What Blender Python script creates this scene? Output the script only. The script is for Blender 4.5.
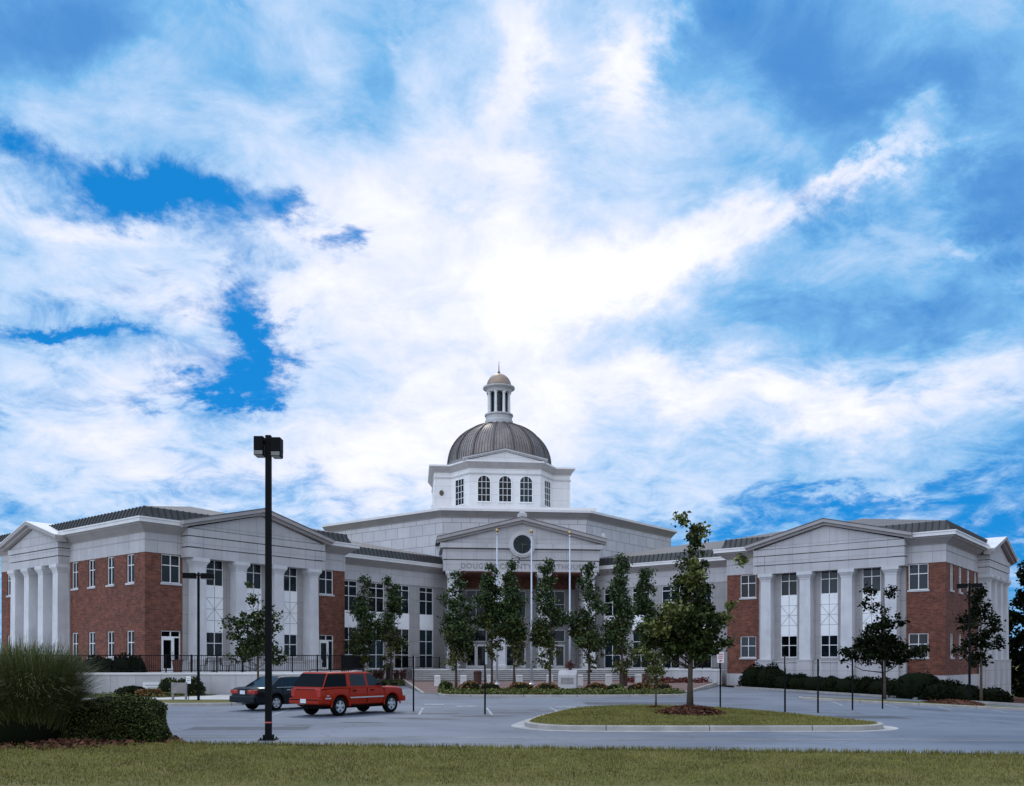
import bpy, bmesh, math, random
import numpy as np
from mathutils import Vector, Matrix

R = math.radians
scene = bpy.context.scene
col = scene.collection
for o in list(bpy.data.objects):
    bpy.data.objects.remove(o)

# ------------------------------------------------------------------ camera
EYE = 2.05
F, CX, HY = 900.0, 512.0, 660.5
cam_d = bpy.data.cameras.new('camera')
cam = bpy.data.objects.new('camera', cam_d)
col.objects.link(cam)
cam.location = (0, 0, EYE)
cam.rotation_euler = (R(90), 0, 0)
cam_d.sensor_width = 36
cam_d.lens = 36 * F / 1024
cam_d.shift_y = (HY - 393) / 1024
cam_d.clip_end = 6000
cam_d.clip_start = 0.1
scene.camera = cam
scene.view_settings.view_transform = 'Standard'
scene.view_settings.look = 'None'
scene.view_settings.gamma = 1
scene.view_settings.exposure = 0.3
scene.view_settings.use_curve_mapping = False

# ------------------------------------------------------------------ world: nishita sky + clouds
SUN_EL, SUN_AZ = 48, -8           # sun stands behind the building (azimuth from +Y)
world = bpy.data.worlds.new('World')
scene.world = world
world.use_nodes = True
WT = world.node_tree
WT.nodes.clear()


class N:
    """thin wrapper for node maths"""
    def __init__(s, nt, sock):
        s.nt, s.k = nt, sock

    def _m(s, op, *a):
        n = s.nt.nodes.new('ShaderNodeMath')
        n.operation = op
        for i, v in enumerate((s,) + a):
            if isinstance(v, N):
                s.nt.links.new(v.k, n.inputs[i])
            else:
                n.inputs[i].default_value = v
        return N(s.nt, n.outputs[0])

    def __add__(s, o): return s._m('ADD', o)
    def __sub__(s, o): return s._m('SUBTRACT', o)
    def __mul__(s, o): return s._m('MULTIPLY', o)
    def __truediv__(s, o): return s._m('DIVIDE', o)
    def max(s, o): return s._m('MAXIMUM', o)
    def min(s, o): return s._m('MINIMUM', o)

    def smooth(s, a, b, lo=0.0, hi=1.0):
        n = s.nt.nodes.new('ShaderNodeMapRange')
        n.interpolation_type = 'SMOOTHSTEP'
        s.nt.links.new(s.k, n.inputs[0])
        for i, v in enumerate((a, b, lo, hi)):
            n.inputs[i + 1].default_value = v
        return N(s.nt, n.outputs[0])


def nz(nt, vec, scale, detail=6, rough=0.55, dist=0.0, out='Fac'):
    n = nt.nodes.new('ShaderNodeTexNoise')
    n.inputs['Scale'].default_value = scale
    n.inputs['Detail'].default_value = detail
    n.inputs['Roughness'].default_value = rough
    n.inputs['Distortion'].default_value = dist
    if vec is not None:
        nt.links.new(vec, n.inputs['Vector'])
    return n.outputs[out]


def mixc(nt, f, a, b, mode='MIX'):
    n = nt.nodes.new('ShaderNodeMix')
    n.data_type = 'RGBA'
    n.blend_type = mode
    for i, v in ((0, f), (6, a), (7, b)):
        if isinstance(v, N):
            nt.links.new(v.k, n.inputs[i])
        elif hasattr(v, 'links'):
            nt.links.new(v, n.inputs[i])
        elif isinstance(v, (int, float)):
            n.inputs[i].default_value = v
        else:
            n.inputs[i].default_value = (*v, 1)
    return n.outputs[2]


def build_sky():
    nt = WT
    new = nt.nodes.new
    L = nt.links.new
    tc = new('ShaderNodeTexCoord')
    sep = new('ShaderNodeSeparateXYZ')
    L(tc.outputs['Generated'], sep.inputs[0])
    x, y, z = (N(nt, sep.outputs[i]) for i in range(3))
    yy = y.max(0.2)
    X = x / yy
    Y = z / yy
    cmb = new('ShaderNodeCombineXYZ')
    L(X.k, cmb.inputs[0])
    L(Y.k, cmb.inputs[1])
    # a flat cloud deck seen in perspective, for the streak directions and the fine detail
    den = z.max(0.0) + 0.30
    cp = new('ShaderNodeCombineXYZ')
    L((x / den).k, cp.inputs[0])
    L((y / den).k, cp.inputs[1])
    deck = cp.outputs[0]
    # warp the large masses so that their outlines are irregular
    w1 = nz(nt, deck, 3.6, 9, 0.66, 0.3, 'Color')
    sub = new('ShaderNodeVectorMath'); sub.operation = 'SUBTRACT'
    L(w1, sub.inputs[0]); sub.inputs[1].default_value = (0.5, 0.5, 0.5)
    sc = new('ShaderNodeVectorMath'); sc.operation = 'MULTIPLY'
    L(sub.outputs[0], sc.inputs[0]); sc.inputs[1].default_value = (0.34, 0.20, 0)
    ad = new('ShaderNodeVectorMath'); ad.operation = 'ADD'
    L(cmb.outputs[0], ad.inputs[0]); L(sc.outputs[0], ad.inputs[1])
    P = ad.outputs[0]

    def field(blobs, base):
        acc = base
        for (bx, by, rx, ry, rot, amt) in blobs:
            mp = new('ShaderNodeMapping')
            mp.vector_type = 'TEXTURE'
            L(P, mp.inputs[0])
            mp.inputs[1].default_value = ((bx - CX) / F, (HY - by) / F, 0)
            mp.inputs[2].default_value = (0, 0, R(rot))
            mp.inputs[3].default_value = (rx / F, ry / F, 1)
            d = new('ShaderNodeVectorMath'); d.operation = 'DOT_PRODUCT'
            L(mp.outputs[0], d.inputs[0]); L(mp.outputs[0], d.inputs[1])
            e = new('ShaderNodeMath'); e.operation = 'POWER'
            e.inputs[0].default_value = 0.36788
            L(d.outputs['Value'], e.inputs[1])
            acc = N(nt, e.outputs[0]) * amt + acc
        return acc
    n_big = N(nt, nz(nt, deck, 2.2, 9, 0.6, 0.3))
    n_fine = N(nt, nz(nt, deck, 8.5, 10, 0.66, 0.5))
    n_soft = N(nt, nz(nt, deck, 1.2, 3, 0.5, 0.5))
    # ---- where blue sky shows (negative) or cloud is thick (positive); pixel places = directions
    dens = field(SKY_D, n_big * 0.62 + n_fine * 0.85 - 0.085)
    dens = dens.smooth(0.33, 0.76)
    # ---- how brightly the cloud is lit
    lit = field(SKY_B, n_big * 0.62 + n_fine * 0.52 + n_soft * 0.2 - 0.26)
    lit = lit.smooth(0.05, 1.0)
    sky = new('ShaderNodeTexSky')
    sky.sky_type = 'NISHITA'
    sky.sun_disc = False
    sky.sun_elevation = R(SUN_EL)
    sky.sun_rotation = R(SUN_AZ)
    sky.air_density = 1.0
    sky.dust_density = 0.2
    sky.ozone_density = 3.0
    blue = mixc(nt, 1.0, sky.outputs[0], (0.10, 0.72, 1.45), 'MULTIPLY')
    blue = mixc(nt, 0.85, blue, (0.05, 1.80, 4.8))
    ramp = new('ShaderNodeValToRGB')
    L(lit.k, ramp.inputs[0])
    cr = ramp.color_ramp
    stops = [(0.0, (0.075, 0.265, 0.63)), (0.22, (0.185, 0.455, 0.79)), (0.48, (0.48, 0.65, 0.90)),
             (0.74, (0.77, 0.81, 0.96)), (1.0, (1.0, 1.0, 1.0))]
    cr.elements[0].position, cr.elements[0].color = stops[0][0], (*stops[0][1], 1)
    cr.elements[1].position, cr.elements[1].color = stops[-1][0], (*stops[-1][1], 1)
    for p_, c_ in stops[1:-1]:
        e = cr.elements.new(p_); e.color = (*c_, 1)
    cloud = mixc(nt, 1.0, ramp.outputs[0], (8.8, 8.8, 8.8), 'MULTIPLY')
    out = mixc(nt, dens, blue, cloud)
    # unseen bright cloud deck overhead and behind the viewer, added to light the facades
    deck_fill = mixc(nt, n_big.smooth(0.3, 0.7), (6.8, 8.1, 10.8), (9.6, 10.7, 12.9))
    # added deck set brighter on the viewer's left to model the facades
    side = x.smooth(-0.8, 0.8, 1.45, 0.62)
    sc3 = new('ShaderNodeCombineColor')
    for i in range(3):
        L(side.k, sc3.inputs[i])
    deck_fill = mixc(nt, 1.0, deck_fill, sc3.outputs[0], 'MULTIPLY')
    out = mixc(nt, (y * -1.0).smooth(-0.15, 0.35), out, deck_fill)
    out = mixc(nt, z.smooth(0.60, 0.78), out, deck_fill)
    # ground half of the sphere: dull
    out = mixc(nt, z.smooth(-0.06, -0.01), (1.2, 1.3, 1.2), out)
    bg = new('ShaderNodeBackground')
    L(out, bg.inputs[0])
    bg.inputs[1].default_value = 0.1
    wo = new('ShaderNodeOutputWorld')
    L(bg.outputs[0], wo.inputs[0])


# (centre x, y, radius x, y, rotation, amount): masses of cloud and gaps of blue, as directions
SKY_D = [
    (150, 178, 88, 32, -18, -0.56), (245, 322, 36, 62, 28, -0.50), (18, 140, 40, 26, 0, -0.3),
    (270, 195, 26, 16, 0, -0.3), (325, 236, 26, 14, 0, -0.35), (60, 345, 75, 9, 4, -0.42), (215, 400, 75, 13, 6, -0.36),
    (270, 370, 60, 20, 0, -0.3), (100, 250, 110, 26, -5, 0.2),
    (850, 497, 150, 13, 2, -0.32), (1000, 540, 90, 30, 0, -0.36), (750, 524, 80, 9, 0, -0.24),
    (960, 40, 130, 80, 0, 0.22), (1010, 190, 40, 60, 0, 0.1), (930, 330, 140, 40, 4, 0.05), (780, 290, 150, 40, 0, 0.15), (60, 30, 110, 70, 0, 0.3), (850, 100, 120, 60, 0, 0.2),
    (520, 290, 190, 200, 0, 0.5), (600, 80, 190, 130, 0, 0.35), (200, 80, 200, 60, 0, 0.4),
    (700, 430, 260, 45, -2, 0.4), (100, 470, 200, 40, 0, 0.15),
]
SKY_B = [
    (510, 262, 170, 100, 12, 0.32), (480, 455, 190, 80, 0, 0.30), (700, 400, 210, 32, -3, 0.24),
    (620, 70, 32, 85, -8, 0.37), (520, 60, 26, 90, -6, 0.22), (400, 40, 20, 40, 0, 0.07), (450, 110, 120, 90, 0, 0.16),
    (720, 225, 170, 24, 20, 0.29), (880, 160, 80, 15, 24, 0.30), (930, 105, 28, 18, 20, 0.22), (975, 232, 40, 12, 20, 0.22),
    (880, 390, 190, 26, 2, 0.20), (330, 220, 90, 80, -30, 0.23), (560, 300, 120, 40, 20, 0.18),
    (90, 225, 100, 20, -8, 0.23), (160, 290, 130, 36, -5, 0.22), (200, 370, 130, 26, 10, 0.23), (60, 430, 170, 36, 0, 0.10),
    (200, 480, 240, 34, 0, 0.22), (270, 130, 90, 30, -20, 0.07), (150, 60, 70, 25, 20, 0.07),
    (60, 20, 110, 60, 0, -0.26), (380, 80, 45, 80, 15, -0.20), (850, 60, 190, 80, -18, -0.28), (1000, 200, 60, 70, 0, -0.29),
    (700, 170, 90, 30, 20, 0.01), (780, 290, 150, 26, 0, -0.05), (930, 320, 150, 30, 0, -0.22), (570, 190, 60, 40, 20, -0.16),
    (440, 205, 25, 40, 0, -0.07),
]
build_sky()

sun_d = bpy.data.lights.new('sun', 'SUN')
sun = bpy.data.objects.new('sun', sun_d)
col.objects.link(sun)
sun_d.energy = 0.8
sun_d.angle = R(10)
sun_d.color = (1.0, 0.95, 0.88)
sd = Vector((math.sin(R(SUN_AZ)) * math.cos(R(SUN_EL)), math.cos(R(SUN_AZ)) * math.cos(R(SUN_EL)), math.sin(R(SUN_EL))))
sun.rotation_euler = sd.to_track_quat('Z', 'Y').to_euler()
sun.location = (0, 0, 100)


# ------------------------------------------------------------------ materials
def lin(r, g, b):
    f = lambda c: (c / 255 / 12.92) if c / 255 <= 0.04045 else ((c / 255 + 0.055) / 1.055) ** 2.4
    return (f(r), f(g), f(b))


def mat(name, base, rough=0.6, metal=0.0, spec=0.5, var=0.0, vscale=3.0, bump=0.0, bscale=30.0, island=0.0, coord='Object', streak=0.0):
    m = bpy.data.materials.new(name)
    m.use_nodes = True
    nt = m.node_tree
    b = nt.nodes['Principled BSDF']
    b.inputs['Roughness'].default_value = rough
    b.inputs['Metallic'].default_value = metal
    b.inputs['Specular IOR Level'].default_value = spec
    b.inputs['Base Color'].default_value = (*base, 1)
    tc = nt.nodes.new('ShaderNodeTexCoord')
    vec = tc.outputs[coord]
    c = None
    if var:
        f = N(nt, nz(nt, vec, vscale, 8, 0.65)).smooth(0.3, 0.7)
        c = mixc(nt, f, tuple(v * (1 - var) for v in base), tuple(min(1, v * (1 + var)) for v in base))
    if streak:
        mp = nt.nodes.new('ShaderNodeMapping')
        mp.inputs[3].default_value = (1.2, 1.2, 0.12)
        nt.links.new(vec, mp.inputs[0])
        f = N(nt, nz(nt, mp.outputs[0], 2.2, 7, 0.7)).smooth(0.45, 0.8, 0, streak)
        c = mixc(nt, f, c if c is not None else base, tuple(v * 0.45 for v in base))
    if island:
        g = nt.nodes.new('ShaderNodeNewGeometry')
        f = N(nt, g.outputs['Random Per Island'])
        dark = tuple(v * (1 - island) for v in base)
        lt = (base[0] * (1 + island * 1.15), base[1] * (1 + island), base[2] * (1 + island * 0.6))
        c2 = mixc(nt, f, dark, lt)
        c = c2 if c is None else mixc(nt, 0.5, c, c2)
    if c is not None:
        nt.links.new(c, b.inputs['Base Color'])
    if bump:
        bp = nt.nodes.new('ShaderNodeBump')
        bp.inputs['Strength'].default_value = bump
        bp.inputs['Distance'].default_value = 0.02
        nt.links.new(nz(nt, vec, bscale, 6, 0.6), bp.inputs['Height'])
        nt.links.new(bp.outputs[0], b.inputs['Normal'])
    return m


def brick_mat(name, c1, c2, mortar, bw, bh, ms, rough=0.8, var=0.25, bump=0.4, streak=0.0, offset=0.5, vs=0.5):
    m = bpy.data.materials.new(name)
    m.use_nodes = True
    nt = m.node_tree
    b = nt.nodes['Principled BSDF']
    b.inputs['Roughness'].default_value = rough
    b.inputs['Specular IOR Level'].default_value = 0.3
    tc = nt.nodes.new('ShaderNodeTexCoord')
    br = nt.nodes.new('ShaderNodeTexBrick')
    nt.links.new(tc.outputs['UV'], br.inputs['Vector'])
    br.offset = offset
    br.inputs['Color1'].default_value = (*c1, 1)
    br.inputs['Color2'].default_value = (*c2, 1)
    br.inputs['Mortar'].default_value = (*mortar, 1)
    br.inputs['Scale'].default_value = 1
    br.inputs['Brick Width'].default_value = bw
    br.inputs['Row Height'].default_value = bh
    br.inputs['Mortar Size'].default_value = ms
    br.inputs['Mortar Smooth'].default_value = 0.1
    f = N(nt, nz(nt, tc.outputs['Object'], vs, 7, 0.65)).smooth(0.25, 0.75, 1 - var, 1 + var)
    cb = nt.nodes.new('ShaderNodeCombineColor')
    for i in range(3):
        nt.links.new(f.k, cb.inputs[i])
    c = mixc(nt, 1.0, br.outputs['Color'], cb.outputs[0], 'MULTIPLY')
    if streak:
        mp = nt.nodes.new('ShaderNodeMapping')
        mp.inputs[3].default_value = (1.3, 1.3, 0.1)
        nt.links.new(tc.outputs['Object'], mp.inputs[0])
        f2 = N(nt, nz(nt, mp.outputs[0], 2.0, 7, 0.7)).smooth(0.45, 0.85, 0, streak)
        c = mixc(nt, f2, c, tuple(v * 0.5 for v in c1))
    nt.links.new(c, b.inputs['Base Color'])
    bp = nt.nodes.new('ShaderNodeBump')
    bp.inputs['Strength'].default_value = bump
    bp.inputs['Distance'].default_value = 0.01
    bp.invert = True
    nt.links.new(br.outputs['Fac'], bp.inputs['Height'])
    nt.links.new(bp.outputs[0], b.inputs['Normal'])
    return m


STN = (0.50, 0.485, 0.485)
M = {}
M['stone'] = mat('cast_stone', STN, 0.75, spec=0.3, var=0.10, vscale=0.6, bump=0.15, streak=0.42)
M['column_stone'] = mat('column_stone', (0.58, 0.575, 0.58), 0.7, spec=0.3, var=0.09, vscale=0.6, bump=0.12, streak=0.25)  # paler than the other stone: light on the columns partly put into colour
M['stone_panel'] = brick_mat('stone_panels', (0.60, 0.585, 0.58), (0.53, 0.515, 0.51), (0.17, 0.165, 0.17), 1.85, 1.15, 0.022, 0.75, 0.08, 0.3, 0.18)
M['stone_joint'] = brick_mat('jointed_stone', STN, (0.465, 0.45, 0.45), (0.27, 0.26, 0.26), 1.45, 1.25, 0.014, 0.75, 0.10, 0.3, 0.42, 0.0)
M['wall_stone'] = brick_mat('smooth_stone', (0.36, 0.34, 0.335), (0.33, 0.315, 0.31), (0.2, 0.19, 0.19), 1.7, 1.3, 0.014, 0.75, 0.12, 0.3, 0.35, 0.0)  # darker stone: shade of the recessed walls partly put into colour
M['cornice'] = mat('painted_cornice', (0.36, 0.335, 0.325), 0.6, spec=0.3, var=0.08, vscale=0.7, streak=0.2)
M['lip'] = mat('white_gutter', (0.72, 0.70, 0.68), 0.45, var=0.06, vscale=1.0)
M['drum'] = brick_mat('drum_stone', (0.76, 0.745, 0.72), (0.71, 0.695, 0.68), (0.36, 0.35, 0.34), 2.6, 1.4, 0.012, 0.7, 0.06, 0.2, 0.16, 0.0)
M['brick'] = brick_mat('red_brick', (0.200, 0.068, 0.040), (0.100, 0.036, 0.024), (0.17, 0.10, 0.08), 0.32, 0.11, 0.009, 0.85, 0.28, 0.5, 0.0, 0.5, 2.2)
M['white'] = mat('white_frame', (0.78, 0.78, 0.77), 0.4, var=0.05)
M['panel'] = mat('white_panel', (0.86, 0.86, 0.86), 0.5, var=0.05, vscale=0.8, streak=0.12)
M['groove'] = mat('panel_groove', (0.34, 0.34, 0.34), 0.6)
M['glass'] = mat('window_glass', (0.008, 0.013, 0.018), 0.03, spec=0.27, var=0.4, vscale=0.4, bump=0.012, bscale=0.7)
M['roof'] = mat('bronze_roof', (0.050, 0.050, 0.048), 0.55, metal=0.1, var=0.2, vscale=0.8)
M['roof_low'] = mat('weathered_roof', (0.095, 0.086, 0.086), 0.7, metal=0.0, var=0.15, vscale=0.7)
M['seam'] = mat('roof_seam', (0.028, 0.027, 0.027), 0.6)
M['dome'] = mat('dome_metal', (0.235, 0.20, 0.18), 0.45, metal=0.4, var=0.22, vscale=0.9, streak=0.3)
M['dome_rib'] = mat('dome_rib', (0.095, 0.080, 0.072), 0.55, metal=0.2)
M['copper'] = mat('copper_cap', (0.34, 0.25, 0.18), 0.5, metal=0.4, var=0.15, vscale=2)
M['clock'] = mat('clock_face', (0.014, 0.024, 0.026), 0.6, spec=0.25, var=0.3, vscale=1.5)
M['gold'] = mat('gilt', (0.48, 0.29, 0.11), 0.4, metal=0.6, var=0.1)
M['dull'] = mat('dull_mark', (0.06, 0.07, 0.07), 0.5)
M['dull_gold'] = mat('dull_gilt', (0.085, 0.055, 0.03), 0.5)
M['letter'] = mat('incised_letter', (0.24, 0.23, 0.235), 0.7, var=0.1)
M['black'] = mat('black_metal', (0.004, 0.0045, 0.005), 0.6, spec=0.10, var=0.2, vscale=4)
M['lens'] = mat('lamp_lens', (0.17, 0.17, 0.16), 0.25, var=0.15)
M['pole_white'] = mat('white_pole', (0.50, 0.54, 0.60), 0.3, metal=0.2, var=0.06)
M['concrete'] = mat('concrete', (0.46, 0.45, 0.43), 0.8, spec=0.3, var=0.15, vscale=1.2, bump=0.2, bscale=18)
M['riser'] = mat('step_riser', (0.20, 0.19, 0.185), 0.85, var=0.2)  # darker than the treads: shade under the nosings put into the colour
M['patch'] = mat('asphalt_patch', (0.058, 0.066, 0.082), 0.7, spec=0.3, var=0.3, vscale=2.0, bump=0.3, bscale=50)
M['gutter_concrete'] = mat('gutter_concrete', (0.33, 0.33, 0.325), 0.85, var=0.3, vscale=1.0, bump=0.2, bscale=18)
M['kerb'] = brick_mat('kerb_concrete', (0.36, 0.34, 0.31), (0.31, 0.295, 0.27), (0.13, 0.12, 0.11), 3.0, 5.0, 0.02, 0.85, 0.2, 0.2, 0, 0.0, 1.5)
M['paint'] = mat('road_paint', (0.27, 0.285, 0.30), 0.7, var=0.5, vscale=2.5)
M['yellow_paint'] = mat('worn_line', (0.22, 0.215, 0.19), 0.75, var=0.3, vscale=2.0)
M['paver'] = brick_mat('plaza_brick', (0.165, 0.098, 0.088), (0.135, 0.08, 0.072), (0.14, 0.115, 0.105), 0.6, 0.3, 0.02, 0.85, 0.25, 0.3)
M['mulch'] = mat('mulch', (0.085, 0.040, 0.028), 0.95, spec=0.1, var=0.5, vscale=9, bump=1.0, bscale=25)
M['mulch_bit'] = mat('bark_chip', (0.115, 0.052, 0.036), 0.9, spec=0.15, island=0.7)
M['bark'] = mat('bark', (0.085, 0.065, 0.052), 0.9, spec=0.15, var=0.3, vscale=8, bump=0.8, bscale=30)
M['pear_leaf'] = mat('pear_leaf', (0.040, 0.066, 0.026), 0.5, spec=0.2, island=0.85)
M['pear_leaf_b'] = mat('pear_leaf_olive', (0.068, 0.080, 0.024), 0.5, spec=0.2, island=0.85)
M['maple_leaf'] = mat('maple_leaf', (0.030, 0.047, 0.013), 0.55, spec=0.15, island=0.85)
M['maple_light'] = mat('young_maple_leaf', (0.105, 0.125, 0.032), 0.5, spec=0.3, island=0.6)
M['dark_leaf'] = mat('dark_leaf', (0.008, 0.013, 0.005), 0.7, spec=0.05, island=0.7)
M['hedge_leaf'] = mat('hedge_leaf', (0.040, 0.056, 0.016), 0.6, spec=0.12, island=0.8)
M['bed_green'] = mat('juniper_leaf', (0.095, 0.118, 0.034), 0.6, spec=0.15, island=0.5)
M['bed_tan'] = mat('tan_leaf', (0.16, 0.085, 0.030), 0.6, spec=0.2, island=0.5)
M['red_leaf'] = mat('red_flower', (0.10, 0.022, 0.018), 0.6, spec=0.2, island=0.6)
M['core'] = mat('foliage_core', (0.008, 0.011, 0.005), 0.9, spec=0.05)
M['blade'] = mat('grass_blade', (0.180, 0.170, 0.048), 0.6, spec=0.10, island=0.65, var=0.6, vscale=0.8)
M['plume'] = mat('tall_grass_blade', (0.075, 0.105, 0.036), 0.6, spec=0.2, island=0.6)
M['plume_light'] = mat('grass_plume', (0.17, 0.165, 0.085), 0.7, spec=0.1, island=0.4)
M['red_paint'] = mat('red_car_paint', (0.30, 0.018, 0.003), 0.4, spec=0.15, var=0.06)
M['dark_paint'] = mat('dark_car_paint', (0.004, 0.006, 0.009), 0.25, spec=0.25, var=0.06)
M['car_glass'] = mat('car_glass', (0.006, 0.008, 0.011), 0.05, spec=0.4, var=0.1)
M['tint'] = mat('tinted_car_glass', (0.003, 0.003, 0.004), 0.12, spec=0.10, var=0.1)
M['rubber'] = mat('rubber', (0.007, 0.007, 0.007), 0.85, spec=0.08, var=0.2)
M['alloy'] = mat('alloy', (0.60, 0.60, 0.60), 0.3, metal=0.75, var=0.05)
M['trim'] = mat('silver_trim', (0.55, 0.55, 0.55), 0.35, metal=0.5)
M['tail'] = mat('tail_lamp', (0.36, 0.018, 0.010), 0.2, spec=0.6)
M['amber'] = mat('amber_lamp', (0.6, 0.22, 0.05), 0.2, spec=0.6)
M['plate'] = mat('number_plate', (0.62, 0.66, 0.68), 0.5)
M['sign_white'] = mat('sign_white', (0.72, 0.72, 0.72), 0.5, var=0.05)
M['sign_red'] = mat('sign_red', (0.50, 0.10, 0.09), 0.5)
M['grey_board'] = mat('grey_board', (0.25, 0.23, 0.22), 0.7, var=0.2)
M['terracotta'] = mat('terracotta', (0.10, 0.036, 0.024), 0.8, var=0.25)
M['brown_bin'] = mat('brown_bin', (0.065, 0.024, 0.018), 0.7, var=0.2)


nt_ = M['glass'].node_tree
oi_ = nt_.nodes.new('ShaderNodeObjectInfo')
nt_.links.new(mixc(nt_, N(nt_, oi_.outputs['Random']).smooth(0.25, 0.95), (0.002, 0.003, 0.004), (0.012, 0.024, 0.032)), nt_.nodes['Principled BSDF'].inputs['Base Color'])


for k_ in ('red_paint', 'dark_paint'):
    b_ = M[k_].node_tree.nodes['Principled BSDF']
    b_.inputs['Coat Weight'].default_value = 0.15
    b_.inputs['Coat Roughness'].default_value = 0.04


def ground_mat(name, kind):
    m = bpy.data.materials.new(name)
    m.use_nodes = True
    nt = m.node_tree
    b = nt.nodes['Principled BSDF']
    tc = nt.nodes.new('ShaderNodeTexCoord')
    v = tc.outputs['Object']
    if kind == 'asphalt':
        big = N(nt, nz(nt, v, 0.16, 7, 0.6, 0.6)).smooth(0.3, 0.72)
        c = mixc(nt, big, (0.074, 0.090, 0.120), (0.150, 0.174, 0.218))
        mp = nt.nodes.new('ShaderNodeMapping')          # worn wheel paths
        mp.inputs[3].default_value = (0.10, 1.3, 1)
        mp.inputs[2].default_value = (0, 0, R(8))
        nt.links.new(v, mp.inputs[0])
        s = N(nt, nz(nt, mp.outputs[0], 0.7, 4, 0.6)).smooth(0.4, 0.75, 0, 0.55)
        c = mixc(nt, s, c, (0.165, 0.185, 0.22))
        mp2 = nt.nodes.new('ShaderNodeMapping')         # oil stains
        mp2.inputs[3].default_value = (0.9, 1.0, 1)
        nt.links.new(v, mp2.inputs[0])
        st = N(nt, nz(nt, mp2.outputs[0], 0.42, 6, 0.6, 0.8)).smooth(0.56, 0.72, 0, 0.75)
        c = mixc(nt, st, c, (0.055, 0.058, 0.065))
        vo = nt.nodes.new('ShaderNodeTexVoronoi')       # cracks
        vo.feature = 'DISTANCE_TO_EDGE'
        vo.inputs['Scale'].default_value = 0.22
        wv = nt.nodes.new('ShaderNodeVectorMath'); wv.operation = 'ADD'
        nt.links.new(v, wv.inputs[0])
        nt.links.new(nz(nt, v, 0.9, 4, 0.6, 0, 'Color'), wv.inputs[1])
        nt.links.new(wv.outputs[0], vo.inputs['Vector'])
        cr = N(nt, vo.outputs['Distance']).smooth(0.0, 0.010, 0.45, 0.0)
        c = mixc(nt, cr, c, (0.04, 0.04, 0.045))
        gr = N(nt, nz(nt, v, 60, 3, 0.7)).smooth(0.2, 0.8, 0.8, 1.2)
        cb = nt.nodes.new('ShaderNodeCombineColor')
        for i in range(3):
            nt.links.new(gr.k, cb.inputs[i])
        c = mixc(nt, 1.0, c, cb.outputs[0], 'MULTIPLY')
        b.inputs['Roughness'].default_value = 0.62
        b.inputs['Specular IOR Level'].default_value = 0.3
        bs, bd = 60, 0.25
    elif kind == 'grass':
        f1 = N(nt, nz(nt, v, 0.5, 6, 0.65, 0.5)).smooth(0.3, 0.7)
        f2 = N(nt, nz(nt, v, 7.0, 6, 0.7)).smooth(0.3, 0.7)
        c = mixc(nt, f1, (0.125, 0.128, 0.038), (0.18, 0.165, 0.056))
        c = mixc(nt, f2 * 0.55, c, (0.045, 0.050, 0.016))
        f3 = N(nt, nz(nt, v, 1.1, 6, 0.65, 0.5)).smooth(0.5, 0.66, 0, 0.75)
        c = mixc(nt, f3, c, (0.17, 0.135, 0.06))
        b.inputs['Roughness'].default_value = 0.9
        b.inputs['Specular IOR Level'].default_value = 0.1
        bs, bd = 40, 0.9
    nt.links.new(c, b.inputs['Base Color'])
    bp = nt.nodes.new('ShaderNodeBump')
    bp.inputs['Strength'].default_value = bd
    bp.inputs['Distance'].default_value = 0.02
    nt.links.new(nz(nt, v, bs, 5, 0.7), bp.inputs['Height'])
    nt.links.new(bp.outputs[0], b.inputs['Normal'])
    return m


M['asphalt'] = ground_mat('asphalt', 'asphalt')
M['grass'] = ground_mat('grass', 'grass')


# ------------------------------------------------------------------ mesh helpers
def ident(x, y, z):
    return (x, y, z)


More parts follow.
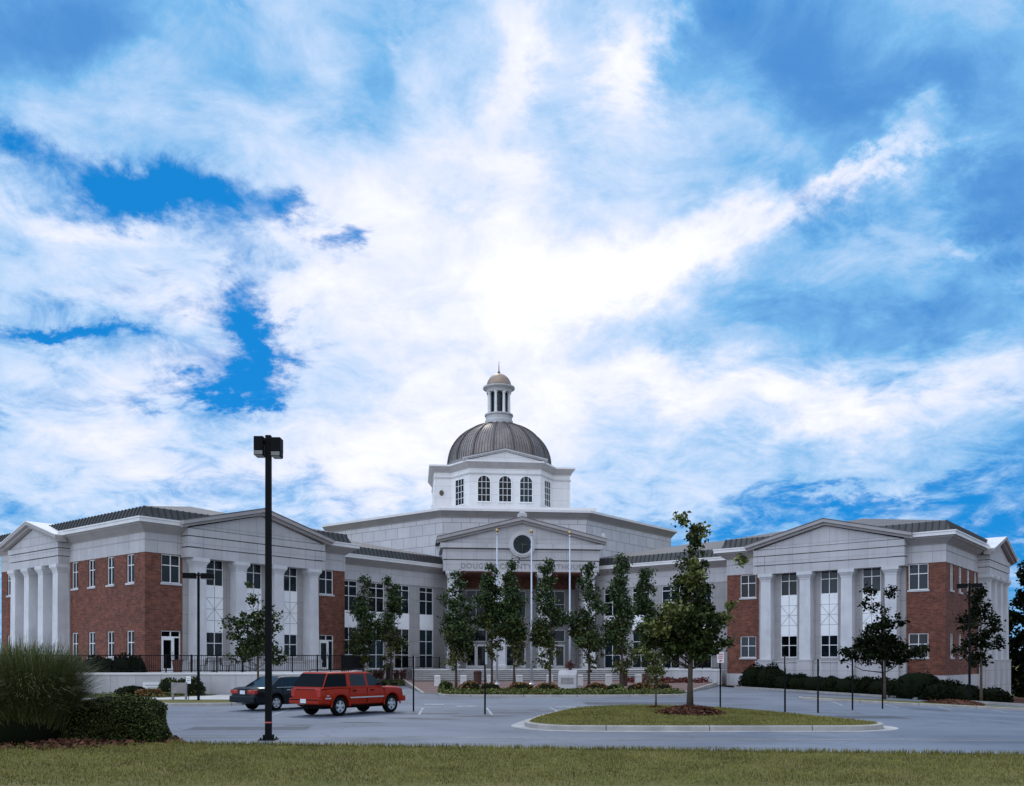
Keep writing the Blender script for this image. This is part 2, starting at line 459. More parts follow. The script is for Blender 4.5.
class MB:
    """collects faces, then links them as one mesh object"""
    def __init__(s, T=ident):
        s.v, s.f, s.T = [], [], T

    def add(s, pts, faces, T=None):
        T = T or s.T
        n = len(s.v)
        s.v += [T(*p) for p in pts]
        s.f += [tuple(n + i for i in f) for f in faces]

    def box(s, x0, x1, y0, y1, z0, z1, T=None):
        s.add([(x0, y0, z0), (x1, y0, z0), (x1, y1, z0), (x0, y1, z0), (x0, y0, z1), (x1, y0, z1), (x1, y1, z1), (x0, y1, z1)],
              [(0, 3, 2, 1), (4, 5, 6, 7), (0, 1, 5, 4), (1, 2, 6, 5), (2, 3, 7, 6), (3, 0, 4, 7)], T)

    def taper(s, x, y, z0, z1, a0, a1, b0=None, b1=None, T=None):
        b0 = a0 if b0 is None else b0
        b1 = a1 if b1 is None else b1
        s.add([(x - a0, y - b0, z0), (x + a0, y - b0, z0), (x + a0, y + b0, z0), (x - a0, y + b0, z0),
               (x - a1, y - b1, z1), (x + a1, y - b1, z1), (x + a1, y + b1, z1), (x - a1, y + b1, z1)],
              [(0, 3, 2, 1), (4, 5, 6, 7), (0, 1, 5, 4), (1, 2, 6, 5), (2, 3, 7, 6), (3, 0, 4, 7)], T)

    def prism_y(s, poly, y0, y1, T=None):
        """polygon in (x, z), extruded along y"""
        n = len(poly)
        pts = [(a, y0, b) for a, b in poly] + [(a, y1, b) for a, b in poly]
        s.add(pts, [tuple(range(n)), tuple(range(2 * n - 1, n - 1, -1))] +
              [(i, (i + 1) % n, n + (i + 1) % n, n + i) for i in range(n)], T)

    def prism_x(s, poly, x0, x1, T=None):
        n = len(poly)
        pts = [(x0, a, b) for a, b in poly] + [(x1, a, b) for a, b in poly]
        s.add(pts, [tuple(range(n)), tuple(range(2 * n - 1, n - 1, -1))] +
              [(i, (i + 1) % n, n + (i + 1) % n, n + i) for i in range(n)], T)

    def prism_z(s, poly, z0, z1, T=None):
        n = len(poly)
        pts = [(a, b, z0) for a, b in poly] + [(a, b, z1) for a, b in poly]
        s.add(pts, [tuple(range(n - 1, -1, -1)), tuple(range(n, 2 * n))] +
              [(i, (i + 1) % n, n + (i + 1) % n, n + i) for i in range(n)], T)

    def lathe(s, prof, n=24, c=(0, 0), T=None, cap=True):
        base = len(s.v)
        pts, faces = [], []
        for r, z in prof:
            for k in range(n):
                a = 2 * math.pi * k / n
                pts.append((c[0] + r * math.cos(a), c[1] + r * math.sin(a), z))
        for i in range(len(prof) - 1):
            for k in range(n):
                faces.append((i * n + k, i * n + (k + 1) % n, (i + 1) * n + (k + 1) % n, (i + 1) * n + k))
        if cap:
            faces.append(tuple(range(n - 1, -1, -1)))
            faces.append(tuple((len(prof) - 1) * n + k for k in range(n)))
        s.add(pts, faces, T)

    def tube(s, pts, radii, n=8, T=None):
        rings = []
        P = [Vector(p) for p in pts]
        for i, p in enumerate(P):
            d = (P[min(i + 1, len(P) - 1)] - P[max(i - 1, 0)])
            d = d.normalized() if d.length > 1e-6 else Vector((0, 0, 1))
            a = d.orthogonal().normalized() if i == 0 else (rings[-1][1] - d * rings[-1][1].dot(d)).normalized()
            b = d.cross(a)
            rings.append(([p + (a * math.cos(2 * math.pi * k / n) + b * math.sin(2 * math.pi * k / n)) * radii[i] for k in range(n)], a))
        vs = [tuple(v) for r, _ in rings for v in r]
        fs = []
        for i in range(len(P) - 1):
            for k in range(n):
                fs.append((i * n + k, i * n + (k + 1) % n, (i + 1) * n + (k + 1) % n, (i + 1) * n + k))
        fs.append(tuple(range(n - 1, -1, -1)))
        fs.append(tuple((len(P) - 1) * n + k for k in range(n)))
        s.add(vs, fs, T)

    def build(s, name, m, parent=None, loc=None, smooth=False, normals=True, uv=True, bevel=0):
        me = bpy.data.meshes.new(name)
        off = Vector(loc) if loc is not None else Vector((0, 0, 0))
        me.from_pydata([(a[0] - off.x, a[1] - off.y, a[2] - off.z) for a in s.v], [], s.f)
        bm = bmesh.new()
        bm.from_mesh(me)
        if normals:
            bmesh.ops.recalc_face_normals(bm, faces=bm.faces)
        if bevel:
            bmesh.ops.bevel(bm, geom=[e for e in bm.edges if e.is_manifold and e.calc_face_angle(0) > 0.6], offset=bevel,
                            segments=2, affect='EDGES', profile=0.6, clamp_overlap=True)
        if uv:
            ul = bm.loops.layers.uv.new('UVMap')
            for f in bm.faces:
                n = f.normal
                h = Vector((n.x, n.y, 0))
                if h.length > 0.3:
                    h.normalize()
                    t = Vector((-h.y, h.x, 0))
                    for l in f.loops:
                        l[ul].uv = (l.vert.co.dot(t), l.vert.co.z)
                else:
                    for l in f.loops:
                        l[ul].uv = (l.vert.co.x, l.vert.co.y)
        for f in bm.faces:
            f.smooth = smooth
        bm.to_mesh(me)
        bm.free()
        me.materials.append(m)
        o = bpy.data.objects.new(name, me)
        col.objects.link(o)
        o.location = off
        if parent is not None:
            o.parent = parent
        return o


def tag(o, label=None, cat=None, group=None, kind=None):
    if label: o['label'] = label
    if cat: o['category'] = cat
    if group: o['group'] = group
    if kind: o['kind'] = kind
    return o


def empty(name, loc, rz=0.0, label=None, cat=None, group=None):
    o = bpy.data.objects.new(name, None)
    col.objects.link(o)
    o.location = loc
    o.rotation_euler = (0, 0, rz)
    o.empty_display_size = 0.3
    return tag(o, label, cat, group)


def children_of(o):
    return [c for c in bpy.data.objects if c.parent == o]


def copy_tree(o, parent=None):
    c = o.copy()
    col.objects.link(c)
    if parent is not None:
        c.parent = parent
    for ch in children_of(o):
        copy_tree(ch, c)
    return c


def gz(x):
    """the site falls gently towards the right"""
    return -0.05 * min(max(0.0, x - 15.5), 60.0)


def sheet(name, poly, m, zoff, kind='structure', loc=(0, 0)):
    """flat polygon that follows the fall of the ground"""
    bm = bmesh.new()
    bm.faces.new([bm.verts.new((x, y, 0)) for x, y in poly])
    for c in (15.5, 75.5):
        bmesh.ops.bisect_plane(bm, geom=bm.verts[:] + bm.edges[:] + bm.faces[:], plane_co=(c, 0, 0), plane_no=(1, 0, 0))
    for v in bm.verts:
        v.co.z = gz(v.co.x) + zoff
    bmesh.ops.triangulate(bm, faces=bm.faces)
    ul = bm.loops.layers.uv.new('UVMap')
    for f in bm.faces:
        if f.normal.z < 0:
            f.normal_flip()
        for l in f.loops:
            l[ul].uv = (l.vert.co.x, l.vert.co.y)
    me = bpy.data.meshes.new(name)
    bm.to_mesh(me)
    bm.free()
    me.materials.append(m)
    o = bpy.data.objects.new(name, me)
    col.objects.link(o)
    if kind:
        o['kind'] = kind
    return o


def smooth_loop(pts, k=6):
    out = []
    n = len(pts)
    for i in range(n):
        p0, p1, p2, p3 = (Vector(pts[(i + j - 1) % n]) for j in range(4))
        for s in range(k):
            t = s / k
            v = 0.5 * ((2 * p1) + (-p0 + p2) * t + (2 * p0 - 5 * p1 + 4 * p2 - p3) * t * t + (-p0 + 3 * p1 - 3 * p2 + p3) * t ** 3)
            out.append((v.x, v.y))
    return out


def offset_loop(pts, d):
    """positive d = outwards for a counter-clockwise loop"""
    out = []
    n = len(pts)
    for i in range(n):
        a, b = Vector(pts[i - 1]), Vector(pts[(i + 1) % n])
        t = (b - a).normalized()
        out.append((pts[i][0] + t.y * d, pts[i][1] - t.x * d))
    return out


def kerb_ring(name, loop, m, w=0.16, h=0.15, z0=-0.05):
    mb = MB()
    inn = offset_loop(loop, -w)
    n = len(loop)
    prof = []
    for i in range(n):
        g = gz(loop[i][0])
        prof += [(loop[i][0], loop[i][1], g + z0), (loop[i][0], loop[i][1], g + h - 0.02),
                 (loop[i][0] * .85 + inn[i][0] * .15, loop[i][1] * .85 + inn[i][1] * .15, g + h),
                 (inn[i][0], inn[i][1], g + h), (inn[i][0], inn[i][1], g + z0)]
    fs = []
    for i in range(n):
        j = (i + 1) % n
        for k in range(5):
            fs.append((i * 5 + k, j * 5 + k, j * 5 + (k + 1) % 5, i * 5 + (k + 1) % 5))
    mb.add(prof, fs)
    o = mb.build(name, m)
    # run the texture along the kerb
    me = o.data
    run = [0]
    for i in range(n):
        run.append(run[-1] + (Vector(loop[(i + 1) % n]) - Vector(loop[i])).length)
    uvl = me.uv_layers[0].data
    for p in me.polygons:
        idx = [me.loops[li].vertex_index for li in p.loop_indices]
        st = [v // 5 for v in idx]
        wrap = max(st) - min(st) > 1
        for li, s_ in zip(p.loop_indices, st):
            uvl[li].uv = (run[n] if (wrap and s_ == 0) else run[s_], 0.5)
    return o


# ------------------------------------------------------------------ foliage helpers
def quads_object(name, V, m, parent=None, loc=None, nv=4):
    V = np.asarray(V, dtype=np.float32)
    k = V.shape[0]
    me = bpy.data.meshes.new(name)
    me.vertices.add(k * nv)
    off = np.array(loc if loc is not None else (0, 0, 0), dtype=np.float32)
    me.vertices.foreach_set('co', (V - off).reshape(-1))
    me.loops.add(k * nv)
    me.loops.foreach_set('vertex_index', np.arange(k * nv, dtype=np.int32))
    me.polygons.add(k)
    me.polygons.foreach_set('loop_start', np.arange(0, k * nv, nv, dtype=np.int32))
    me.update(calc_edges=True)
    me.materials.append(m)
    o = bpy.data.objects.new(name, me)
    col.objects.link(o)
    o.location = tuple(float(a) for a in off)
    if parent is not None:
        o.parent = parent
    return o


def leaf_quads(rng, centres, size, up=0.4, jitter=0.35):
    n = len(centres)
    nrm = rng.normal(size=(n, 3))
    nrm[:, 2] += up * 2
    nrm /= np.linalg.norm(nrm, axis=1, keepdims=True)
    t = rng.normal(size=(n, 3))
    t -= nrm * np.sum(t * nrm, axis=1, keepdims=True)
    t /= np.linalg.norm(t, axis=1, keepdims=True)
    b = np.cross(nrm, t)
    s = size * (1 + jitter * rng.uniform(-1, 1, size=(n, 1)))
    fold = nrm * s * 0.18
    return np.stack([centres - t * s * 0.6, centres - b * s * 0.36 + fold, centres + t * s * 0.6, centres + b * s * 0.36 + fold], axis=1)


def crown_points(rng, blobs, clumps, per, spread, shell=0.55):
    """leaf clumps spread through the volume of the given ellipsoids"""
    vol = np.array([b[3] * b[4] * b[5] for b in blobs]) ** 0.8
    vol /= vol.sum()
    pick = rng.choice(len(blobs), size=clumps, p=vol)
    B = np.array(blobs)[pick]
    d = rng.normal(size=(clumps, 3))
    d /= np.linalg.norm(d, axis=1, keepdims=True)
    r = rng.uniform(shell ** 3, 1, size=(clumps, 1)) ** (1 / 3)
    c = B[:, :3] + d * r * B[:, 3:6]
    sp = spread * rng.uniform(0.55, 1.3, size=(clumps, 1))
    k = rng.integers(int(per * 0.5), int(per * 1.5) + 1, size=clumps)
    idx = np.repeat(np.arange(clumps), k)
    pts = c[idx] + rng.normal(size=(len(idx), 3)) * sp[idx] * np.array([0.6, 0.6, 0.45])
    return pts, c


def tree(name, x, y, trunk_top, trunk_r, blobs, clumps, per, leaf, m, seed, label, cat='tree', group=None, spread=0.3, base=None, limbs=14, lean=0.0, extra=None, shell=0.55):
    rng = np.random.default_rng(seed)
    z0 = gz(x) if base is None else base
    root = empty(name, (x, y, z0), 0, label, cat, group)
    pts, cl = crown_points(rng, blobs, clumps, per, spread, shell)
    quads_object('crown', leaf_quads(rng, pts, leaf), m, root)
    if extra:
        p2, _ = crown_points(rng, extra[0], extra[1], per, spread, shell)
        quads_object('crown', leaf_quads(rng, p2, leaf), extra[2], root)
    mb = MB()
    H = trunk_top
    zs = np.linspace(0, H, 7)
    tp = [(lean * (z / H) ** 2 + 0.05 * trunk_r * rng.normal() * (i > 0), 0.3 * trunk_r * rng.normal() * (i > 0), -0.1 + z) for i, z in enumerate(zs)]
    mb.tube(tp, [trunk_r * (1.35 if i == 0 else 1.0) * (1 - 0.85 * z / H) for i, z in enumerate(zs)], 9)
    low = min(b[2] - b[5] for b in blobs)
    for c in cl[rng.choice(len(cl), size=min(limbs, len(cl)), replace=False)]:
        hz = max(low * 0.8, min(H * 0.95, c[2] - 0.55 * math.hypot(c[0], c[1]) - 0.2))
        t0 = np.array([lean * (hz / H) ** 2, 0, hz])
        mid = (t0 + c) / 2 + np.array([0, 0, -0.08 * np.linalg.norm(c - t0)])
        r0 = trunk_r * 0.42 * (1 - 0.6 * hz / H)
        mb.tube([tuple(t0), tuple(mid), tuple(c)], [r0, r0 * 0.65, r0 * 0.2], 5)
    mb.build('trunk', M['bark'], root, smooth=True)
    return root


# =================================================================== GROUND
sheet('ground', [(-2500, -200), (2500, -200), (2500, 4000), (-2500, 4000)], M['grass'], -0.06)
sheet('parking_lot', [(-90, 15), (110, 15), (110, 54), (37.5, 54.2), (35.5, 55.2), (18.0, 69.6), (16.0, 80), (-14, 80), (-14, 52), (-90, 42)], M['asphalt'], 0.0)
# ------------------------------------------------------------------ building frame
ALPHA = R(6.2)
BM = Vector((3.635, 62.10, 0))
UX = Vector((math.cos(ALPHA), math.sin(ALPHA), 0))
WX = Vector((-math.sin(ALPHA), math.cos(ALPHA), 0))
HW = 27.9
S2 = math.sqrt(0.5)


def W(u, t, z=0.0):
    p = BM + UX * u + WX * t
    return (p.x, p.y, z)


court = empty('courthouse', tuple(BM), ALPHA,
              'brick and pale stone courthouse with a ribbed bronze dome, clock pediment and two angled wings', 'courthouse')
TERR = 1.28


def frame(o, dx, inn):
    def T(x, y, z):
        return (o[0] + x * dx[0] + y * inn[0], o[1] + x * dx[1] + y * inn[1], z)
    return T


def mirrored(T):
    def T2(x, y, z):
        a = T(x, y, z)
        return (-a[0], a[1], a[2])
    return T2


def wall_holes(name, m, T, x0, x1, z0, z1, holes, y=0.0, reveal=0.22):
    """a facade sheet with real openings: face and reveals"""
    mb = MB(T)
    xs = sorted({x0, x1} | {h[0] for h in holes} | {h[1] for h in holes})
    zs = sorted({z0, z1} | {h[2] for h in holes} | {h[3] for h in holes})
    xs = [a for a in xs if x0 <= a <= x1]
    zs = [a for a in zs if z0 <= a <= z1]
    for i in range(len(xs) - 1):
        for j in range(len(zs) - 1):
            cxm, czm = (xs[i] + xs[i + 1]) / 2, (zs[j] + zs[j + 1]) / 2
            if any(h[0] < cxm < h[1] and h[2] < czm < h[3] for h in holes):
                continue
            mb.add([(xs[i], y, zs[j]), (xs[i + 1], y, zs[j]), (xs[i + 1], y, zs[j + 1]), (xs[i], y, zs[j + 1])], [(0, 1, 2, 3)])
    for a, b, c, d in holes:
        r = y + reveal
        mb.add([(a, y, c), (b, y, c), (b, y, d), (a, y, d), (a, r, c), (b, r, c), (b, r, d), (a, r, d)],
               [(0, 1, 5, 4), (1, 2, 6, 5), (2, 3, 7, 6), (3, 0, 4, 7)])
    return mb.build(name, m, court, normals=False)


def window(T, a, b, c, d, cols=2, rows=(0.5,), y=0.0, fr=0.06, mun=0.055, sill=None, parent=None):
    """pane set back in the opening, white frame and glazing bars"""
    g = MB(T)
    g.box(a + .01, b - .01, y + .135, y + .16, c + .01, d - .01)
    o = g.build('window', M['glass'], parent or court)
    f = MB(T)
    y0, y1 = y + .07, y + .13
    f.box(a, a + fr, y0, y1, c, d); f.box(b - fr, b, y0, y1, c, d)
    f.box(a + fr, b - fr, y0, y1, c, c + fr); f.box(a + fr, b - fr, y0, y1, d - fr, d)
    for k in range(1, cols):
        xm = a + (b - a) * k / cols
        f.box(xm - mun / 2, xm + mun / 2, y0 + .005, y1 - .005, c + fr, d - fr)
    for r_ in rows:
        zm = c + (d - c) * r_
        f.box(a + fr, b - fr, y0 + .012, y1 - .012, zm - mun / 2, zm + mun / 2)
    f.build('frame', M['white'], o)
    if sill:
        s = MB(T)
        s.box(a - .08, b + .08, y - .07, y + .06, c - .14, c - .003)
        s.build('sill', sill, o)
    return o


def door(T, a, b, c, d, y=0.0, leaf=0.66, flip=False):
    """glazed door with transom and side light"""
    w = b - a
    g = MB(T)
    g.box(a + .01, b - .01, y + .15, y + .17, c, d - .01)
    o = g.build('door', M['glass'], court)
    f = MB(T)
    y0, y1 = y + .06, y + .14
    tr = c + (d - c) * .845
    f.box(a, a + .05, y0, y1, c, d); f.box(b - .05, b, y0, y1, c, d); f.box(a + .05, b - .05, y0, y1, d - .05, d)
    f.box(a + .05, b - .05, y0, y1, tr - .05, tr + .05)
    f.box((a + b) / 2 - .03, (a + b) / 2 + .03, y0, y1, tr + .05, d - .05)
    xm = b - w * (1 - leaf) if not flip else a + w * (1 - leaf)
    f.box(xm - .04, xm + .04, y0, y1, c, tr - .05)
    f.build('frame', M['white'], o)
    l0, l1 = (a + .05, xm - .04) if not flip else (xm + .04, b - .05)
    lf = MB(T)
    ya, yb = y + .04, y + .11
    lf.box(l0, l0 + .13, ya, yb, c, tr - .05); lf.box(l1 - .13, l1, ya, yb, c, tr - .05)
    lf.box(l0 + .13, l1 - .13, ya, yb, c, c + .24); lf.box(l0 + .13, l1 - .13, ya, yb, tr - .2, tr - .05)
    leaf_o = lf.build('door_leaf', M['white'], o)
    h = MB(T)
    h.box(l1 - .10, l1 - .06, ya - .07, ya - .005, c + .95, c + 1.35)
    h.build('handle', M['alloy'], leaf_o)
    return o


def pillar(T, xc, yc, z0, z1, w0, w1, cap_h=0.55, m=None, base_h=0.0):
    mb = MB(T)
    zc = z1 - cap_h
    if base_h:
        mb.taper(xc, yc, z0, z0 + base_h, w0 / 2 + .09, w0 / 2 + .09)
        mb.taper(xc, yc, z0 + base_h, z0 + base_h + .1, w0 / 2 + .09, w0 / 2)
        z0 += base_h + .1
    mb.taper(xc, yc, z0, zc, w0 / 2, w1 / 2)
    mb.taper(xc, yc, zc - .04, zc + .03, w1 / 2 + .035, w1 / 2 + .035)
    mb.taper(xc, yc, zc + .03, zc + cap_h * .55, w1 / 2 + .01, w1 / 2 + .17)
    mb.taper(xc, yc, zc + cap_h * .55, z1, w1 / 2 + .19, w1 / 2 + .19)
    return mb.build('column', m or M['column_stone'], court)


def eaves(T, rect, prof, name, m, cuts=()):
    """moulding of the given (projection, z) profile round a rectangle, mitred at the corners;
    cuts = {side: (a, b)} leaves a gap where a gabled portico breaks the eaves"""
    x0, x1, y0, y1 = rect
    cor = [(x0, y0), (x1, y0), (x1, y1), (x0, y1)]
    mb = MB(T)
    n = len(prof)
    for sd in range(4):
        A, B_ = Vector(cor[sd]), Vector(cor[(sd + 1) % 4])
        d = (B_ - A).normalized()
        o = Vector((d.y, -d.x))
        L_ = (B_ - A).length
        spans = [(None, None)]
        if sd in cuts:
            spans = [(None, cuts[sd][0]), (cuts[sd][1], None)]
        for a, b in spans:
            pts = []
            for end, v in ((0, a), (1, b)):
                for pr, z in prof:
                    t = v if v is not None else (-pr if end == 0 else L_ + pr)
                    q_ = A + d * t + o * pr
                    pts.append((q_.x, q_.y, z))
            mb.add(pts, [tuple(range(n)), tuple(range(2 * n - 1, n - 1, -1))] + [(i, (i + 1) % n, n + (i + 1) % n, n + i) for i in range(n)])
    return mb.build(name, m, court)


def rake_gable(T, x0, x1, y0, z_eave, rise, thick, back, proj=0.5, m=None, roofm=None):
    """pediment: raking cornices standing proud of the tympanum, roof planes behind"""
    xm = (x0 + x1) / 2
    mb = MB(T)
    for sgn in (-1, 1):
        xe = x0 if sgn < 0 else x1
        # raking cornice in two steps
        for (dp, za, zb) in ((proj, 0.45 * thick, thick), (proj * .55, 0.0, 0.45 * thick - .003)):
            mb.prism_y([(xe, z_eave + za), (xm, z_eave + rise + za), (xm, z_eave + rise + zb), (xe, z_eave + zb)], y0 - dp, y0 + .3)
    o = mb.build('pediment', m or M['cornice'], court)
    r = MB(T)
    for sgn in (-1, 1):
        xe = x0 if sgn < 0 else x1
        r.prism_y([(xe, z_eave + thick + .004), (xm, z_eave + rise + thick + .004), (xm, z_eave + rise + thick + .06), (xe, z_eave + thick + .06)], y0 - proj - .03, back)
    r.build('roof', roofm or M['roof_low'], court)
    return o


def hip_roof(T, x0, x1, y0, y1, z0, steep_run, steep_rise, slope, ends=(True, True), ribs=0.46):
    """standing seam hip roof: steep seamed skirt, then a low slope up to the ridge"""
    a0, a1 = x0, x1
    e0 = steep_run if ends[0] else 0.0
    e1 = steep_run if ends[1] else 0.0
    z1 = z0 + steep_rise
    s = MB(T)
    o4 = [(x0, y0, z0), (x1, y0, z0), (x1, y1, z0), (x0, y1, z0)]
    i4 = [(x0 + e0, y0 + steep_run, z1), (x1 - e1, y0 + steep_run, z1), (x1 - e1, y1 - steep_run, z1), (x0 + e0, y1 - steep_run, z1)]
    s.add(o4 + i4, [(0, 1, 5, 4), (1, 2, 6, 5), (2, 3, 7, 6), (3, 0, 4, 7)])
    s.build('roof', M['roof'], court)
    half = min((y1 - y0) / 2 - steep_run, (x1 - x0) / 2 - steep_run) if all(ends) else (y1 - y0) / 2 - steep_run
    zr = z1 + slope * half
    bx0, bx1, by0, by1 = x0 + e0, x1 - e1, y0 + steep_run, y1 - steep_run
    t = MB(T)
    if (y1 - y0) <= (x1 - x0) or not all(ends):
        rid = [(bx0 + (half if ends[0] else 0), (by0 + by1) / 2, zr), (bx1 - (half if ends[1] else 0), (by0 + by1) / 2, zr)]
        t.add([(bx0, by0, z1), (bx1, by0, z1), (bx1, by1, z1), (bx0, by1, z1)] + rid,
              [(0, 1, 5, 4), (1, 2, 5), (2, 3, 4, 5), (3, 0, 4)])
    else:
        rid = [((bx0 + bx1) / 2, by0 + half, zr), ((bx0 + bx1) / 2, by1 - half, zr)]
        t.add([(bx0, by0, z1), (bx1, by0, z1), (bx1, by1, z1), (bx0, by1, z1)] + rid,
              [(0, 1, 4), (1, 2, 5, 4), (2, 3, 5), (3, 0, 4, 5)])
    t.build('roof', M['roof_low'], court)
    r = MB(T)
    n = Vector((0, -steep_rise, steep_run)).normalized()

    def rib(p, q, wd=0.05, hh=0.07):
        p, q = Vector(p), Vector(q)
        d = (q - p).normalized()
        sd = d.cross(Vector((0, 0, 1))).normalized()
        up = sd.cross(d)
        if up.z < 0: up = -up
        vs = []
        for c in (p, q):
            vs += [tuple(c - sd * wd - up * .01), tuple(c + sd * wd - up * .01), tuple(c + sd * wd * .6 + up * hh), tuple(c - sd * wd * .6 + up * hh)]
        r.add(vs, [(0, 1, 2, 3), (7, 6, 5, 4), (0, 4, 5, 1), (1, 5, 6, 2), (2, 6, 7, 3), (3, 7, 4, 0)])
    k = int((x1 - x0 - e0 - e1) / ribs)
    for i in range(k + 1):
        xx = x0 + e0 + (x1 - x0 - e0 - e1) * i / k
        rib((xx, y0 + .02, z0 + .02), (xx, y0 + steep_run, z1))
    k = int((y1 - y0 - 2 * steep_run) / ribs)
    for i in range(k + 1):
        yv = y0 + steep_run + (y1 - y0 - 2 * steep_run) * i / k
        if ends[0]: rib((x0 + .02, yv, z0 + .02), (x0 + steep_run, yv, z1))
        if ends[1]: rib((x1 - .02, yv, z0 + .02), (x1 - steep_run, yv, z1))
    r.build('roof_seam', M['seam'], court)
    return z1, zr


def white_panel(T, a, b, c, d, y=0.0):
    """spandrel with two rows of panes marked by grooves and a saltire"""
    p = MB(T)
    p.box(a, b, y + .06, y + .2, c, d)
    o = p.build('spandrel_panel', M['panel'], court)
    g = MB(T)
    xm = (a + b) / 2
    g.box(xm - .02, xm + .02, y + .048, y + .06, c, d)
    n = 4
    for i in range(1, n):
        zz = c + (d - c) * i / n
        g.box(a, b, y + .05, y + .0605, zz - .018, zz + .018)
    z0_, z1_ = c + (d - c) * .25, c + (d - c) * .75
    for (p0, p1) in (((a, z0_), (b, z1_)), ((a, z1_), (b, z0_))):
        dx, dz = p1[0] - p0[0], p1[1] - p0[1]
        L_ = math.hypot(dx, dz)
        nx, nz_ = -dz / L_ * .018, dx / L_ * .018
        g.prism_y([(p0[0] - nx, p0[1] - nz_), (p1[0] - nx, p1[1] - nz_), (p1[0] + nx, p1[1] + nz_), (p0[0] + nx, p0[1] + nz_)], y + .052, y + .061)
    g.build('groove', M['groove'], o)
    return o


WIN_UP, WIN_LO = (7.26, 9.17), (2.29, 4.05)
EB, ET = 9.2, 10.5          # plain entablature band of the walls
CT = 11.38                  # top of the eaves


def wing(side):
    """side = -1 left wing, +1 right wing (mirror image)"""
    def mk(T):
        return T if side < 0 else mirrored(T)
    O = (-HW, 0.0)
    p, q = (S2, S2), (-S2, S2)
    LF, LE = 17.0, 22.2
    TF = mk(frame(O, p, q))                                               # front: x along p, y inwards
    TE = mk(frame((O[0] + q[0] * LE, O[1] + q[1] * LE), (-q[0], -q[1]), p))   # end: x runs from far end to the corner
    # ---------------- walls
    ZB = 0.96
    front_up = [(1.17, 2.55), (4.52, 5.9), (7.75, 9.12), (10.98, 12.36), (14.45, 15.83)]
    holes = [(a, b, *WIN_UP) for a, b in front_up]
    low = front_up[:] if side > 0 else front_up[1:4]
    holes += [(a, b, *WIN_LO) for a, b in low]
    if side < 0:
        holes += [(1.15, 2.57, TERR, 4.05), (14.43, 15.85, TERR, 4.05)]
    brick_holes_L = [h for h in holes if h[1] < 3.0]
    brick_holes_R = [h for h in holes if h[0] > 14.0]
    mid_holes = [h for h in holes if 3.0 < h[0] < 14.0]
    mid_holes = [(a, b, 2.29, 9.17) for a, b in front_up[1:4]]
    wall_holes('brick_wall', M['brick'], TF, 0, 2.7, ZB, EB, brick_holes_L)
    wall_holes('brick_wall', M['brick'], TF, 14.2, LF, ZB, EB, brick_holes_R)
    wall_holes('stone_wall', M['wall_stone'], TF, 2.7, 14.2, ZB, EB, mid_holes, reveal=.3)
    ex = [LE - c for c in (1.87, 4.52, 7.17, 9.66, 20.6)]
    if side < 0:
        pass
    ends = [(c - .48, c + .48) for c in ex]
    inter = [LE - c for c in (12.13, 14.5, 16.87)]
    eh = [(a, b, *WIN_UP) for a, b in ends] + [(a, b, *WIN_LO) for a, b in ends]
    e0, e1 = LE - 18.7, LE - 10.4
    r_holes = [h for h in eh if h[0] > e1 + .02]
    l_holes = [h for h in eh if h[1] < e0]
    m_holes = [h for h in eh if e0 < h[0] < e1]
    wall_holes('brick_wall', M['brick'], TE, 0, e0, ZB, EB, l_holes)
    wall_holes('brick_wall', M['brick'], TE, e1, LE, ZB, EB, [h for h in eh if h[0] > e1])
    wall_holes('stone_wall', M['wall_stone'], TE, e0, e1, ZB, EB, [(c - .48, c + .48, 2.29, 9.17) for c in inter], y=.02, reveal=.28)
    # back and inner side, foundation
    b = MB(TF)
    b.box(.15, LF - .15, LE - .3, LE, ZB, EB)
    b.box(LF - .3, LF, .24, LE - .3, ZB, EB)
    b.build('brick_wall', M['brick'], court)
    fd = MB(TF)
    fd.box(-.10, LF + .02, -.10, LE + .05, -3.2, ZB)
    fd.build('foundation', M['stone_joint'], court)
    # dark floor between storeys keeps the shell closed
    fl = MB(TF)
    fl.box(.3, LF - .3, .35, LE - .3, 5.2, 5.6)
    fl.build('floor_slab', M['wall_stone'], court)
    # ---------------- entablature band and cornice round the block
    e = MB(TF)
    e.box(-.03, LF + .03, -.03, LE + .03, EB, ET + .04)
    e.build('entablature', M['stone_joint'], court)
    bl = MB(TF)
    bl.box(-.06, LF + .06, -.06, LE + .06, EB + .86, EB + .92)
    bl.build('entablature_band', M['stone'], court)
    PR = 0.85
    cuts = {0: (2.62, 14.28), 3: (LE - 18.7 + .0, LE - 10.42)}
    rect = (0, LF, 0, LE)
    eaves(TF, rect, [(-.3, ET), (.06, ET), (.16, ET + .12), (.20, ET + .12), (.58, ET + .42), (.64, ET + .42), (.70, ET + .545), (-.3, ET + .545)], 'cornice', M['cornice'], cuts)
    eaves(TF, rect, [(-.3, ET + .55), (PR, ET + .55), (PR, CT - .1), (PR + .05, CT - .1), (PR + .05, CT), (-.3, CT)], 'gutter', M['lip'], cuts)
    hip_roof(TF, -PR + .42, LF + PR - .42, -PR + .42, LE + PR - .42, CT + .003, .36, .80, .235)
    dk = MB(TF)
    dk.box(.05, LF - .05, .05, LE - .05, ET + .05, CT - .01)
    dk.build('roof_deck', M['roof_low'], court)
    # ---------------- windows, doors, spandrels
    sl = M['stone']
    for a, b_ in front_up:
        window(TF, a, b_, *WIN_UP, 2, (.62,), sill=sl if not 3 < a < 14 else None)
    for a, b_ in low:
        window(TF, a, b_, *WIN_LO, 2, (.55,), sill=sl if not 3 < a < 14 else None)
    for a, b_ in front_up[1:4]:
        white_panel(TF, a, b_, 4.05, 7.26)
    if side < 0:
        door(TF, 1.15, 2.57, TERR, 4.05)
        door(TF, 14.43, 15.85, TERR, 4.05)
